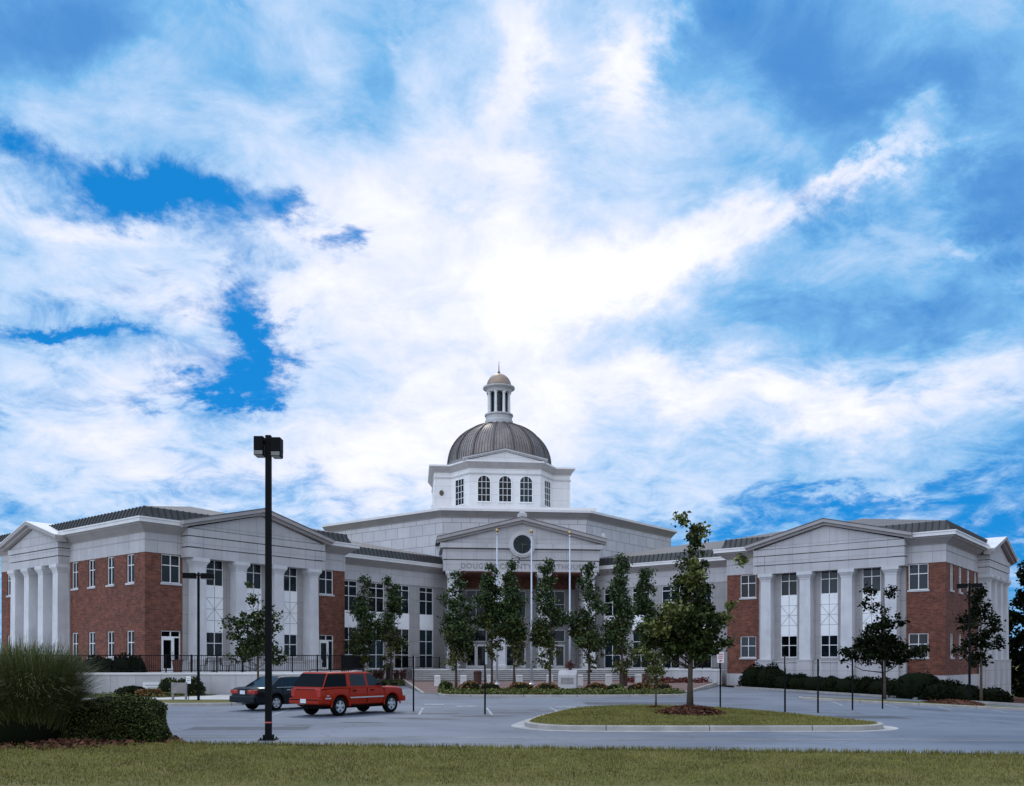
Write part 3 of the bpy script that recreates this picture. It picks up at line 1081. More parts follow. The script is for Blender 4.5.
    for a, b_ in ends:
        window(TE, a, b_, *WIN_UP, 2, (.62,), sill=sl)
        window(TE, a, b_, *WIN_LO, 2, (.55,), sill=sl)
        if side < 0:
            ap = MB(TE)
            ap.box(a - .02, b_ + .02, -.05, -.004, TERR, 2.14)
            ap.build('apron_panel', M['panel'], court)
    for cc in inter:
        window(TE, cc - .48, cc + .48, *WIN_UP, 2, (.62,), y=.02)
        window(TE, cc - .48, cc + .48, *WIN_LO, 2, (.55,), y=.02)
        white_panel(TE, cc - .48, cc + .48, 4.05, 7.26, y=.02)
    # ---------------- porticos (front of the wing, and its end)
    for T, a0, a1, ncol in ((TF, 2.65, 14.25, 4), (TE, LE - 18.7, LE - 10.4, 4)):
        D = 0.80 if T is TF else 0.85
        z_e = 9.04
        za, zb, zc = (9.72, 10.48, 10.98) if T is TF else (9.62, 10.2, 10.6)
        en = MB(T)
        en.box(a0, a1, -D, 0.05, z_e, za - .032)
        en.box(a0 + .22, a1 - .22, -D + .22, 0.045, z_e + .1, zc - .1)
        en.box(a0 - .03, a1 + .03, -D - .03, 0.05, za + .032, zb - .032)
        en.box(a0 - .06, a1 + .06, -D - .06, 0.05, zb + .032, zc)
        if T is TF:                                    # blocks over the outer columns
            for xb in (a0 - .07, a1 - .89):
                en.box(xb, xb + .96, -D - .07, 0.04, z_e + .003, za - .05)
                en.box(xb, xb + .96, -D - .10, 0.04, za + .05, zb - .05)
        en.build('entablature', M['stone_joint'], court)
        rise = 1.48 if T is TF else 1.28
        ty = MB(T)
        ty.prism_y([(a0 + .1, zc + .05), (a1 - .1, zc + .05), ((a0 + a1) / 2, zc + .05 + rise)], -D + .05, .3)
        ty.build('tympanum', M['stone_joint'], court)
        rake_gable(T, a0 - .62, a1 + .62, -D, zc - .03, rise + .12, .44, 4.5, .5, M['cornice'], M['lip'] if T is TE else M['roof_low'])  # end gable roofs take the pale gutter colour: sky sheen put into colour
        n = ncol
        wd = .90 if T is TF else .86
        first, last = (3.6, 13.3) if T is TF else (a0 + .62, a1 - .58)
        for k in range(n):
            xc = first + (last - first) * k / (n - 1)
            pillar(T, xc, -D + .44, 2.13, z_e, wd, wd * .92)
        ped = MB(T)
        ped.box(a0 - .05, a1 + .05, -D + .28, -.101, -3.0, 1.92)
        ped.box(a0 - .05, a1 + .05, -D + .2, -.101, 1.92, 2.02)
        ped.build('plinth', M['stone_joint'], court)
        for k in range(n):
            xc = first + (last - first) * k / (n - 1)
            pd = MB(T)
            pd.box(xc - wd * .66, xc + wd * .66, -D - .13, -.2, -3.0, 2.03)
            pd.box(xc - wd * .70, xc + wd * .70, -D - .17, -.2, 2.03, 2.13)
            pd.build('pedestal', M['stone_joint'], court)
    # ---------------- link between pavilion and rotunda block
    r0, r1 = 5.15, 20.6
    s1 = 34.05
    TL = mk(frame((O[0] + q[0] * r0, O[1] + q[1] * r0), p, q))
    cols_ = [(21.0, 22.9), (24.25, 26.15), (27.5, 29.4), (30.75, 32.65)]
    lh = []
    for a, b_ in cols_:
        lh += [(a, b_, 1.30, 5.03), (a, b_, 5.03, 6.43), (a, b_, 6.43, 9.12)]
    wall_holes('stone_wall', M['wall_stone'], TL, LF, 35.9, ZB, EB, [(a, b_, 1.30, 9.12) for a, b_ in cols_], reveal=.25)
    for a, b_ in cols_:
        window(TL, a, b_, 1.30, 5.03, 2, (.34, .69))
        window(TL, a, b_, 6.43, 9.12, 2, (.5, .82))
        sp = MB(TL)
        sp.box(a, b_, .05, .2, 5.03, 6.43)
        sp.build('spandrel_panel', M['panel'], court)
    fd = MB(TL)
    fd.box(LF, 36.2, -.06, r1 - r0, -3, ZB)
    fd.build('foundation', M['stone_joint'], court)
    e = MB(TL)
    e.box(LF - 1, 35.9, -.04, r1 - r0, EB, ET + .04)
    e.build('entablature', M['stone_joint'], court)
    c = MB(TL)
    x0_, x1_ = LF - .6, s1
    for (z0_, z1_, p0, p1) in ((ET, ET + .12, .06, .16), (ET + .12, ET + .42, .18, .58), (ET + .42, ET + .55, .62, .70)):
        c.add([(x0_, -p0, z0_), (x1_, -p0, z0_), (x1_, 6, z0_), (x0_, 6, z0_), (x0_, -p1, z1_), (x1_, -p1, z1_), (x1_, 6, z1_), (x0_, 6, z1_)],
              [(0, 1, 2, 3), (4, 5, 6, 7), (0, 1, 5, 4), (1, 2, 6, 5), (2, 3, 7, 6), (3, 0, 4, 7)])
    c.build('cornice', M['cornice'], court)
    li = MB(TL)
    li.box(LF + .9, s1, -PR, r1 - r0, ET + .55, CT - .1)
    li.box(LF + .9, s1, -PR - .05, r1 - r0, CT - .1, CT)
    li.build('gutter', M['lip'], court)
    hip_roof(TL, LF - 6, s1 + 1.2, -PR + .42, r1 - r0, CT + .003, .36, .80, .235, ends=(False, True))


wing(-1)
wing(1)


def upper_block():
    """the clerestory block behind the portico, with its broad eaves"""
    Lc = 17.8
    d = Lc * S2
    def poly(o):
        k = o * math.tan(R(22.5))
        return [(-7.45 - k, 30.4 - o), (7.45 + k, 30.4 - o), (7.45 + d + o, 30.4 + d - k), (7.45 + d + o, 30.4 + d + 14), (-7.45 - d - o, 30.4 + d + 14), (-7.45 - d - o, 30.4 + d - k)]
    mb = MB()
    mb.prism_z(poly(0), -0.5, 16.72)
    mb.build('stone_wall', M['stone_panel'], court)
    c = MB()
    for z0_, z1_, o0, o1 in ((16.60, 16.72, .06, .10), (16.72, 17.22, .12, .62)):
        a, b = poly(o0), poly(o1)
        n = len(a)
        c.add([(x, y, z0_) for x, y in a] + [(x, y, z1_) for x, y in b],
              [tuple(range(n - 1, -1, -1)), tuple(range(n, 2 * n))] + [(i, (i + 1) % n, n + (i + 1) % n, n + i) for i in range(n)])
    c.build('cornice', M['cornice'], court)
    li = MB()
    li.prism_z(poly(.70), 17.22, 17.46)
    li.build('gutter', M['lip'], court)
    pa = MB()
    pa.prism_z(poly(-.35), 17.46, 17.72)
    pa.prism_z([(-8.6, 31.2), (8.6, 31.2), (8.6, 33), (-8.6, 33)], 17.4, 17.95)
    pa.build('parapet', M['lip'], court)


upper_block()


def portico():
    T = frame((0, 24.8), (1, 0), (0, 1))
    D0 = 0.0
    e = MB(T)
    e.box(-7.55, 7.55, D0, 6.2, 10.62, 11.64)
    e.box(-7.3, 7.3, D0 + .24, 6.1, 10.7, 13.3)
    e.box(-7.59, 7.59, D0 - .04, 6.2, 11.75, 12.72)
    e.box(-7.85, 7.85, -.32, 6.2, 12.82, 13.28)
    e.build('entablature', M['stone_joint'], court)
    ty = MB(T)
    ty.prism_y([(-7.7, 13.34), (7.7, 13.34), (0, 15.32)], .02, 1.2)
    ty.build('tympanum', M['stone_joint'], court)
    rake_gable(T, -8.2, 8.2, 0.02, 13.26, 2.02, .52, 6.3, .62, M['cornice'], M['roof_low'])
    ac = MB(T)
    ac.box(-.42, .42, -.55, .3, 15.74, 16.15)
    ac.taper(0, -.12, 16.15, 16.45, .34, .16)
    ac.build('acroterion', M['stone'], court)
    for sx in (-1, 1):
        ac = MB(T)
        ac.box(sx * 7.95 - .2, sx * 7.95 + .2, -.4, .1, 13.85, 14.15)
        ac.taper(sx * 7.95, -.15, 14.15, 14.45, .16, .08)
        ac.build('acroterion', M['stone'], court)
    # clock over the cornice lines
    zc = 13.2
    def ring(mb, r0, r1, y0, y1, n=48):
        pts, fs = [], []
        for k in range(n):
            a = 2 * math.pi * k / n
            for r_, yy in ((r0, y1), (r0, y0), (r1, y0), (r1, y1)):
                pts.append((r_ * math.cos(a), yy, zc + r_ * math.sin(a)))
        for k in range(n):
            j = (k + 1) % n
            for i in range(4):
                fs.append((k * 4 + i, j * 4 + i, j * 4 + (i + 1) % 4, k * 4 + (i + 1) % 4))
        mb.add(pts, fs)
    rg = MB(T)
    ring(rg, .89, 1.10, -.44, .1)
    ring(rg, 1.10, 1.26, -.38, .1)
    ck = MB(T)
    n = 48
    ck.prism_y([(.90 * math.cos(2 * math.pi * k / n), zc + .90 * math.sin(2 * math.pi * k / n)) for k in range(n)], -.36, .1)
    clock = ck.build('clock', M['clock'], court)
    rg.build('clock_surround', M['stone'], clock)
    tk = MB(T)
    for k in range(12):
        a = 2 * math.pi * k / 12
        ca, sa = math.cos(a), math.sin(a)
        r0, r1, w_ = .68, .80, .022
        tk.prism_y([(r0 * ca - w_ * sa, zc + r0 * sa + w_ * ca), (r1 * ca - w_ * sa, zc + r1 * sa + w_ * ca),
                    (r1 * ca + w_ * sa, zc + r1 * sa - w_ * ca), (r0 * ca + w_ * sa, zc + r0 * sa - w_ * ca)], -.385, -.362)
    tk.build('hour_mark', M['dull'], clock)
    hd = MB(T)
    hd.box(-.08, .42, -.41, -.39, zc - .03, zc + .03)
    hd.box(-.03, .03, -.44, -.42, zc - .62, zc + .1)
    hd.build('clock_hand', M['dull_gold'], clock)
    # inscription
    cu = bpy.data.curves.new('inscription', 'FONT')
    cu.body = 'DOUGLAS COUNTY COURTHOUSE'
    cu.size = 0.72
    cu.extrude = 0.012
    cu.align_x = 'CENTER'
    cu.space_character = 1.12
    cu.offset = 0.006
    tmp = bpy.data.objects.new('inscription', cu)
    col.objects.link(tmp)
    dg = bpy.context.evaluated_depsgraph_get()
    dg.update()
    me = bpy.data.meshes.new_from_object(tmp.evaluated_get(dg))
    bpy.data.objects.remove(tmp)
    xs = [v.co.x for v in me.vertices]
    k = 12.1 / (max(xs) - min(xs))
    for v in me.vertices:
        x, y, z = v.co
        v.co = (x * k + .15, 24.8 - .012 - z, 10.88 + y)
    me.materials.append(M['letter'])
    ins = bpy.data.objects.new('inscription', me)
    col.objects.link(ins)
    ins.parent = court
    # columns
    for xc in (-6.62, -2.2, 2.2, 6.62):
        pillar(T, xc, .72, TERR, 10.62, 1.22, 1.05, .55, None, .3)
    # porch: side walls, ceiling, back wall with three doorways and windows over them
    sw = MB(T)
    for sx in (-1, 1):
        sw.box(min(sx * 7.45, sx * 6.2), max(sx * 7.45, sx * 6.2), 3.1, 5.35, TERR, 10.4)
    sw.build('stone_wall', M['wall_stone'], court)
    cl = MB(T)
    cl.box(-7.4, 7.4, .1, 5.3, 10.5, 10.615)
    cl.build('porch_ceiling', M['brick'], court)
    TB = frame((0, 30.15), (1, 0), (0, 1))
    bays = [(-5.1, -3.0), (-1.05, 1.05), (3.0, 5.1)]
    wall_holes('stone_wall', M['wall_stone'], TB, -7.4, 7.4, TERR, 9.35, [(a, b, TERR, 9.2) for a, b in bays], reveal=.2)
    bw = MB(TB)
    bw.box(-7.4, 7.4, -.02, .2, 9.35, 10.5)
    bw.build('brick_wall', M['brick'], court)
    for a, b in bays:
        sp = MB(TB)
        sp.box(a, b, .06, .2, 5.2, 6.45)
        sp.box(a, b, .06, .2, 3.72, 3.98)
        sp.build('spandrel_panel', M['wall_stone'], court)
        window(TB, a, b, 6.45, 9.2, 2, (.5,))
        window(TB, a, b, 3.98, 5.2, 1, ())
        g_ = MB(TB)
        g_.box(a + .02, b - .02, .15, .17, TERR, 3.72)
        dr = g_.build('door', M['glass'], court)
        for sgn in (-1, 1):
            f = MB(TB)
            xm = (a + b) / 2
            l0, l1 = (a, xm - .01) if sgn < 0 else (xm + .01, b)
            f.box(l0, l0 + .14, .05, .13, TERR, 3.7); f.box(l1 - .14, l1, .05, .13, TERR, 3.7)
            f.box(l0 + .14, l1 - .14, .05, .13, TERR, TERR + .26); f.box(l0 + .14, l1 - .14, .05, .13, 3.5, 3.7)
            f.build('door_leaf', M['white'], dr)


portico()


def drum_and_dome():
    C = 48.5
    half = [(-4.1, 41.0), (4.1, 41.0), (6.0, 44.0), (8.05, 44.0), (8.05, 53.0), (6.0, 53.0), (4.1, 56.0), (-4.1, 56.0), (-6.0, 53.0), (-8.05, 53.0), (-8.05, 44.0), (-6.0, 44.0)]

    def grow(o):
        n = len(half)
        out = []
        for i in range(n):
            a, b, c = (Vector(half[(i + j) % n]) for j in (-1, 0, 1))
            n1 = Vector(((b - a).y, -(b - a).x)).normalized()
            n2 = Vector(((c - b).y, -(c - b).x)).normalized()
            m_ = (n1 + n2).normalized()
            out.append(tuple(b + m_ * (o / max(.3, m_.dot(n1)))))
        return out
    mb = MB()
    mb.prism_z(grow(0), 17.0, 24.1)
    mb.build('drum', M['drum'], court)
    bd = MB()
    bd.prism_z(grow(.10), 23.30, 23.42)
    bd.prism_z(grow(.10), 19.2, 19.36)
    bd.build('drum_band', M['stone'], court)
    c = MB()
    for z0_, z1_, o0, o1 in ((24.0, 24.2, .12, .18), (24.2, 24.62, .22, .5)):
        a, b = grow(o0), grow(o1)
        n = len(a)
        c.add([(x, y, z0_) for x, y in a] + [(x, y, z1_) for x, y in b],
              [tuple(range(n - 1, -1, -1)), tuple(range(n, 2 * n))] + [(i, (i + 1) % n, n + (i + 1) % n, n + i) for i in range(n)])
    c.build('cornice', M['cornice'], court)
    li = MB()
    li.prism_z(grow(.56), 24.62, 24.80)
    li.build('gutter', M['lip'], court)
    # gabled front bay
    T = frame((0, 41.0), (1, 0), (0, 1))
    ty = MB(T)
    ty.prism_y([(-4.4, 24.8), (4.4, 24.8), (0, 25.85)], -.28, 3.0)
    ty.build('tympanum', M['drum'], court)
    rake_gable(T, -4.85, 4.85, -.28, 24.78, 1.1, .30, 3.5, .34, M['stone'], M['roof_low'])
    # arched windows
    def arched(xc, w_, z0_, zs, T):
        n = 14
        r_ = w_ / 2
        prof = [(xc - r_, z0_), (xc + r_, z0_)] + [(xc + r_ * math.cos(math.pi * k / n), zs + r_ * math.sin(math.pi * k / n)) for k in range(n + 1)]
        g_ = MB(T)
        g_.prism_y(prof, -.02, .12)
        o = g_.build('window', M['glass'], court)
        f = MB(T)
        f.box(xc - r_ - .07, xc - r_ + .04, -.09, .02, z0_, zs); f.box(xc + r_ - .04, xc + r_ + .07, -.09, .02, z0_, zs)
        f.box(xc - r_ - .09, xc + r_ + .09, -.14, .02, z0_ - .13, z0_)
        for k in range(n):
            a0, a1 = math.pi * k / n, math.pi * (k + 1) / n
            f.prism_y([(xc + (r_ - .04) * math.cos(a0), zs + (r_ - .04) * math.sin(a0)), (xc + (r_ + .07) * math.cos(a0), zs + (r_ + .07) * math.sin(a0)),
                       (xc + (r_ + .07) * math.cos(a1), zs + (r_ + .07) * math.sin(a1)), (xc + (r_ - .04) * math.cos(a1), zs + (r_ - .04) * math.sin(a1))], -.09, .02)
        for dx in (-w_ / 6, w_ / 6):
            f.box(xc + dx - .022, xc + dx + .022, -.06, -.021, z0_, zs + r_ * .93)
        for zz in (z0_ + (zs - z0_) * .33, z0_ + (zs - z0_) * .67, zs):
            f.box(xc - r_, xc + r_, -.055, -.0215, zz - .022, zz + .022)
        f.build('frame', M['white'], o)
    for xc in (-2.42, 0.0, 2.42):
        arched(xc, 1.46, 20.2, 22.43, T)
    for sx in (-1, 1):
        d_ = Vector((1.9, 3.0)).normalized()
        if sx > 0:
            T2 = frame((4.1, 41.0), (d_.x, d_.y), (-d_.y, d_.x))
        else:
            T2 = frame((-6.0, 44.0), (d_.x, -d_.y), (d_.y, d_.x))
        L_ = math.hypot(1.9, 3.0)
        g_ = MB(T2)
        g_.box(L_ / 2 - .85, L_ / 2 + .85, -.03, .1, 20.0, 22.9)
        o = g_.build('window', M['glass'], court)
        f = MB(T2)
        a, b = L_ / 2 - .85, L_ / 2 + .85
        f.box(a - .07, a + .03, -.1, .02, 20.0, 22.9); f.box(b - .03, b + .07, -.1, .02, 20.0, 22.9)
        f.box(a - .09, b + .09, -.13, .02, 19.88, 20.0); f.box(a - .07, b + .07, -.1, .02, 22.9, 22.98)
        for k in (1, 2):
            xm = a + (b - a) * k / 3
            f.box(xm - .025, xm + .025, -.07, -.031, 20.0, 22.9)
        for k in (1, 2, 3):
            zm = 20.0 + 2.9 * k / 4
            f.box(a, b, -.065, -.0315, zm - .025, zm + .025)
        f.build('frame', M['white'], o)
    # small gilt disc on the left arm of the drum
    gm = MB(frame((-7.15, 44.0), (1, 0), (0, 1)))
    gm.prism_y([(.26 * math.cos(k * math.pi / 10), 21.6 + .32 * math.sin(k * math.pi / 10)) for k in range(20)], -.07, .02)
    gm.build('gilt_disc', M['dull_gold'], court)
    # dome
    d = MB()
    RB, HB, ZB = 6.32, 5.15, 25.85
    prof = [(RB + .25, 24.6), (RB + .25, ZB - .35), (RB + .05, ZB - .2)]
    for k in range(0, 15):
        a = (math.pi / 2) * k / 15
        prof.append((RB * math.cos(a), ZB + HB * math.sin(a)))
    prof.append((1.35, ZB + HB * .985))
    d.lathe(prof, 64, (0, C))
    dome = d.build('dome', M['dome'], court, smooth=True)
    rb = MB()
    sm = MB()
    def meridian(mb, az, wd, hh, n=14):
        L_ = []
        for k in range(n + 1):
            a = (math.pi / 2) * (k / n) * .87
            r_, z_ = RB * math.cos(a), ZB + HB * math.sin(a)
            nr = Vector((math.cos(a) / RB, math.sin(a) / HB)).normalized()
            L_.append((r_, z_, nr))
        ca, sa = math.cos(az), math.sin(az)
        pts, fs = [], []
        for r_, z_, nr in L_:
            for sd, h_ in ((-1, -.05), (-1, hh), (1, hh), (1, -.05)):
                rr = r_ + nr.x * h_
                ww = wd * sd * min(1, r_ / RB + .35)
                pts.append((rr * ca - ww * sa, C + rr * sa + ww * ca, z_ + nr.y * h_))
        for k in range(n):
            for i in range(4):
                fs.append((k * 4 + i, k * 4 + (i + 1) % 4, k * 4 + 4 + (i + 1) % 4, k * 4 + 4 + i))
        mb.add(pts, fs)
    for k in range(16):
        meridian(rb, 2 * math.pi * (k + .5) / 16, .09, .12)
    for k in range(112):
        if k % 7:
            meridian(sm, 2 * math.pi * (k / 112 + .5 / 16), .022, .03)
    rb.build('dome_rib', M['dome_rib'], dome)
    sm.build('dome_seam', M['dome_rib'], dome)
    # lantern
    b = MB()
    b.lathe([(1.72, 30.6), (1.72, 31.3), (1.62, 31.45), (1.62, 31.85), (1.75, 31.95), (1.75, 32.12)], 32, (0, C))
    lan = b.build('lantern', M['stone'], court)
    gl = MB()
    gl.lathe([(1.02, 32.12), (1.02, 34.75)], 16, (0, C))
    gl.build('lantern_glass', M['glass'], lan)
    for k in range(8):
        az = 2 * math.pi * (k + .5) / 8
        pc = MB()
        x_, y_ = 1.28 * math.cos(az), C + 1.28 * math.sin(az)
        pc.lathe([(.24, 32.12), (.24, 32.25), (.18, 32.3), (.155, 34.5), (.22, 34.6), (.24, 34.75)], 12, (x_, y_))
        pc.build('lantern_column', M['lip'], lan, smooth=False)
    t = MB()
    t.lathe([(1.5, 34.74), (1.55, 35.0), (1.6, 35.1), (1.95, 35.3), (1.95, 35.48), (1.55, 35.58)], 32, (0, C))
    t.build('lantern_cornice', M['stone'], lan)
    cp = MB()
    cp.lathe([(1.52 * math.cos(math.pi / 2 * k / 10), 35.55 + 1.62 * math.sin(math.pi / 2 * k / 10)) for k in range(10)] + [(.12, 37.18)], 32, (0, C))
    cap = cp.build('lantern_dome', M['copper'], lan, smooth=True)
    fi = MB()
    fi.lathe([(.16, 37.1), (.20, 37.3), (.10, 37.45), (.06, 37.6), (.05, 38.0), (.015, 38.75)], 10, (0, C))
    fi.build('finial', M['dome_rib'], lan, smooth=True)


drum_and_dome()


# =================================================================== TERRACE, WALLS, STEPS
def at(px, d):
    return ((px - CX) / F * d, d)


sheet('terrace', [(-70, 48.9), (-10.35, 55.2), (-12.75, 78.2), (-9.9, 79.6), (-9.9, 88.5), (13.5, 92), (13.5, 79.5), (17.2, 75.6), (19.5, 76), (16, 95), (-24, 90), (-70, 70)], M['concrete'], 0, None)
ter = bpy.data.objects['terrace']
for v in ter.data.vertices:
    v.co.z = TERR
ter['kind'] = 'structure'


def low_wall(name, pts, z_top, th, label, z0=-1.0, cap=0.12):
    root = empty(name, (pts[0][0], pts[0][1], 0), 0, label, 'retaining wall')
    w = MB(); c = MB()
    o = Vector((pts[0][0], pts[0][1], 0))
    for a, b in zip(pts[:-1], pts[1:]):
        A, B_ = Vector((*a, 0)) - o, Vector((*b, 0)) - o
        d = (B_ - A).normalized()
        n = Vector((-d.y, d.x, 0))
        L_ = (B_ - A).length
        T = frame((A.x, A.y), (d.x, d.y), (n.x, n.y))
        w.box(0, L_, 0, th, z0, z_top - cap, T)
        c.box(-.05, L_ + .05, -.06, th + .06, z_top - cap, z_top, T)
    w.build('wall', M['stone_joint'], root)
    c.build('coping', M['lip'], root)
    return root


low_wall('retaining_wall', [(-70, 48.6), (-10.2, 54.9)], TERR + .05, .35, 'long pale stone retaining wall with a coping below the black railing of the left terrace')
low_wall('retaining_wall', [(-10.15, 55.2), (-12.7, 78.2), (-9.6, 79.3)], TERR + .05, .35, 'short pale stone wall beside the left end of the entrance steps')
low_wall('retaining_wall', [(12.6, 78.6), (17.3, 74.8)], TERR + .05, .35, 'short pale stone wall beside the right end of the entrance steps')


def railing(name, pts, label, z=TERR + .05, h=1.05, step=1.5):
    root = empty(name, (pts[0][0], pts[0][1], z), 0, label, 'railing')
    o = Vector((pts[0][0], pts[0][1], 0))
    pk = MB(); rl = MB()
    for si, (a, b) in enumerate(zip(pts[:-1], pts[1:])):
        A, B_ = Vector((*a, 0)) - o, Vector((*b, 0)) - o
        d = (B_ - A).normalized()
        n = Vector((-d.y, d.x, 0))
        L_ = (B_ - A).length
        T = frame((A.x, A.y), (d.x, d.y), (n.x, n.y))
        rl.box(0, L_, -.025, .025, h - .05, h, T)
        rl.box(0, L_, -.02, .02, .10, .14, T)
        k = int(L_ / .125)
        for i in range(k):
            x = (i + .5) * L_ / k
            pk.box(x - .011, x + .011, -.011, .011, .14, h - .05, T)
        m_ = max(1, round(L_ / step))
        for i in range(m_ + (1 if si == len(pts) - 2 else 0)):
            x = L_ * i / m_
            ps = MB(T)
            ps.box(x - .035, x + .035, -.035, .035, -.02, h + .03)
            ps.build('post', M['black'], root)
    rl.build('rail', M['black'], root)
    pk.build('picket_panel', M['black'], root)
    return root


railing('railing', [(-37, 52.25), (-10.4, 55.05)], 'long black metal railing on top of the retaining wall before the left wing')
railing('railing', [(-10.4, 55.3), (-12.85, 78.3)], 'black metal railing running back along the side of the left terrace')
railing('railing', [(-12.6, 83.0), (-6.9, 85.6)], 'short black metal railing on the landing left of the entrance columns')
railing('railing', [(13.8, 79.2), (17.6, 76.2)], 'short black metal railing on the wall by the right wing')

# entrance steps
def pz(y):
    """the plaza rises a little towards the steps"""
    return max(0.0, .0214 * (y - 55))


SZ = 0.36
sroot = empty('entrance_steps', W(-.25, 17, 0), ALPHA, 'wide flight of pale concrete steps rising to the columned entrance', 'steps')
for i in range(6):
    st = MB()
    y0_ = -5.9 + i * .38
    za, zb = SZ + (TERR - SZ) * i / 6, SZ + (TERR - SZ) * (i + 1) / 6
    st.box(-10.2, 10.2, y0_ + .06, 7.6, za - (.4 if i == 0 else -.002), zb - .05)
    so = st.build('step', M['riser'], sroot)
    st = MB()
    st.box(-10.25, 10.25, y0_, y0_ + .5 if i < 5 else 7.6, zb - .05, zb + .004)
    st.build('tread', M['concrete'], so)

PLZ = [at(404, 77), at(425, 56), at(680, 56), (15.9, 70.5), (13, 81), (-11.5, 78.4)]
pl_ = sheet('plaza', PLZ, M['paver'], 0.008)
pb = bmesh.new()
pb.from_mesh(pl_.data)
for v in pb.verts:
    v.co.z = gz(v.co.x) + .008 + pz(v.co.y)
pb.to_mesh(pl_.data)
pb.free()
eb = MB()
for a, b in zip(PLZ, PLZ[1:] + PLZ[:1]):
    A, B_ = Vector(a), Vector(b)
    d_ = (B_ - A).normalized()
    n_ = Vector((d_.y, -d_.x)) * .18
    if n_.dot(Vector((1, 65)) - A) > 0: n_ = -n_
    vs = []
    for p_ in (A, A + n_, B_ + n_, B_):
        vs += [(p_.x, p_.y, -.15)]
    for p_, q_ in ((A, A), (A + n_, A), (B_ + n_, B_), (B_, B_)):
        vs += [(p_.x, p_.y, pz(q_.y) + .022)]
    eb.add(vs, [(0, 3, 2, 1), (4, 5, 6, 7), (0, 1, 5, 4), (1, 2, 6, 5), (2, 3, 7, 6), (3, 0, 4, 7)])
tag(eb.build('plaza_edging', M['kerb']), kind='structure')

# =================================================================== ROAD MARKS, KERBS, ISLANDS
isl = smooth_loop([(0.45, 27.7), (1.3, 26.5), (3.2, 26.2), (8.6, 26.2), (10.4, 26.4), (11.3, 27.4), (11.1, 28.9), (9.9, 33.2), (8.6, 36.2), (6.5, 38.2), (4.6, 38.2), (2.6, 36.4), (1.3, 32.6), (.55, 29.4)], 7)
gutter = sheet('island_gutter', offset_loop(isl, .42), M['gutter_concrete'], 0.006)
kerb_o = kerb_ring('island_kerb', isl, M['kerb'])
kerb_o['kind'] = 'structure'


def mound(name, loop, c, z_edge, z_top, m, rings=8):
    V = [(c[0], c[1], z_top)]
    Fc = []
    n = len(loop)
    for r_ in range(1, rings + 1):
        t = r_ / rings
        z = z_top + (z_edge - z_top) * (t * t * (3 - 2 * t))
        for x, y in loop:
            V.append((c[0] + (x - c[0]) * t, c[1] + (y - c[1]) * t, z))
    for i in range(n):
        Fc.append((0, 1 + i, 1 + (i + 1) % n))
    for r_ in range(rings - 1):
        for i in range(n):
            a, b = 1 + r_ * n + i, 1 + r_ * n + (i + 1) % n
            Fc.append((a, a + n, b + n, b))
    mb = MB()
    mb.add(V, Fc)
    o = mb.build(name, m, smooth=True)
    o['kind'] = 'structure'
    return o


ISL_C, ISL_Z = (5.9, 33.4), 0.27
isl_in = offset_loop(isl, -.15)
mound('island_lawn', isl_in, ISL_C, 0.155, ISL_Z, M['grass'])

# right parking divider with a tree
div = smooth_loop([(15.2, 47.2), (16.4, 46.4), (20, 46.2), (25.2, 46.4), (27.2, 47.0), (27.9, 48.3), (26.8, 49.6), (24.2, 50.6), (21.8, 51.0), (18.2, 49.4), (15.6, 48.3)], 5)
k2 = kerb_ring('divider_kerb', div, M['kerb'], .15, .13)
k2['kind'] = 'structure'
sheet('divider_lawn', offset_loop(div, -.15), M['grass'], .12)
# left lawn strip by the wall
lft = smooth_loop([(-18.5, 41.2), (-15.4, 40.6), (-12.6, 41.0), (-11.8, 42.2), (-12.2, 43.8), (-14.6, 44.4), (-40, 44.2), (-40, 40.6)], 5)
k3 = kerb_ring('strip_kerb', lft, M['kerb'], .15, .13)
k3['kind'] = 'structure'
sheet('strip_lawn', offset_loop(lft, -.15), M['grass'], .12)
sheet('left_pavement', [(-40, 44.4), (-13.8, 45.6), (-10.6, 47.6), (-9.6, 53.5), (-9.9, 54.8), (-40, 51.4)], M['concrete'], .012)
sheet('left_bed', [(-40, 47.0), (-19.4, 49.5), (-17.6, 52.5), (-17.6, 53.9), (-40, 51.4)], M['grass'], .05)

# pavement and lawn along the right wing
def along(a, b, off):
    d = (Vector(b) - Vector(a)).normalized()
    n = Vector((d.y, -d.x))
    return [tuple(Vector(a) + n * off), tuple(Vector(b) + n * off)]


KA, KB = (17.3, 70.2), (36.0, 54.4)
p0 = along(KA, KB, 0)
p1 = along(KA, KB, -1.5)
p2 = along(KA, KB, -7)
sheet('right_pavement', [p0[0], p0[1], (60, 52), (60, 54), p1[1], p1[0]], M['concrete'], .13)
pk_ = MB()
dK = (Vector(KB) - Vector(KA)).normalized()
nK = Vector((-dK.y, dK.x))
for i in range(13):
    a = Vector(KA) + dK * (24.48 * i / 13 + .006)
    b = Vector(KA) + dK * (24.48 * (i + 1) / 13 - .006)
    a2, b2 = a + nK * .15, b + nK * .15
    pk_.add([(a.x, a.y, gz(a.x) - .1), (b.x, b.y, gz(b.x) - .1), (b2.x, b2.y, gz(b2.x) - .1), (a2.x, a2.y, gz(a2.x) - .1),
             (a.x, a.y, gz(a.x) + .145), (b.x, b.y, gz(b.x) + .145), (b2.x, b2.y, gz(b2.x) + .145), (a2.x, a2.y, gz(a2.x) + .145)],
            [(0, 3, 2, 1), (4, 5, 6, 7), (0, 1, 5, 4), (1, 2, 6, 5), (2, 3, 7, 6), (3, 0, 4, 7)])
tag(pk_.build('kerb', M['kerb']), kind='structure')
sheet('right_lawn', [p1[0], p1[1], (60, 54), (120, 56), (120, 90), (50, 95), (24, 86), (16.4, 76.5)], M['mulch'], .10)

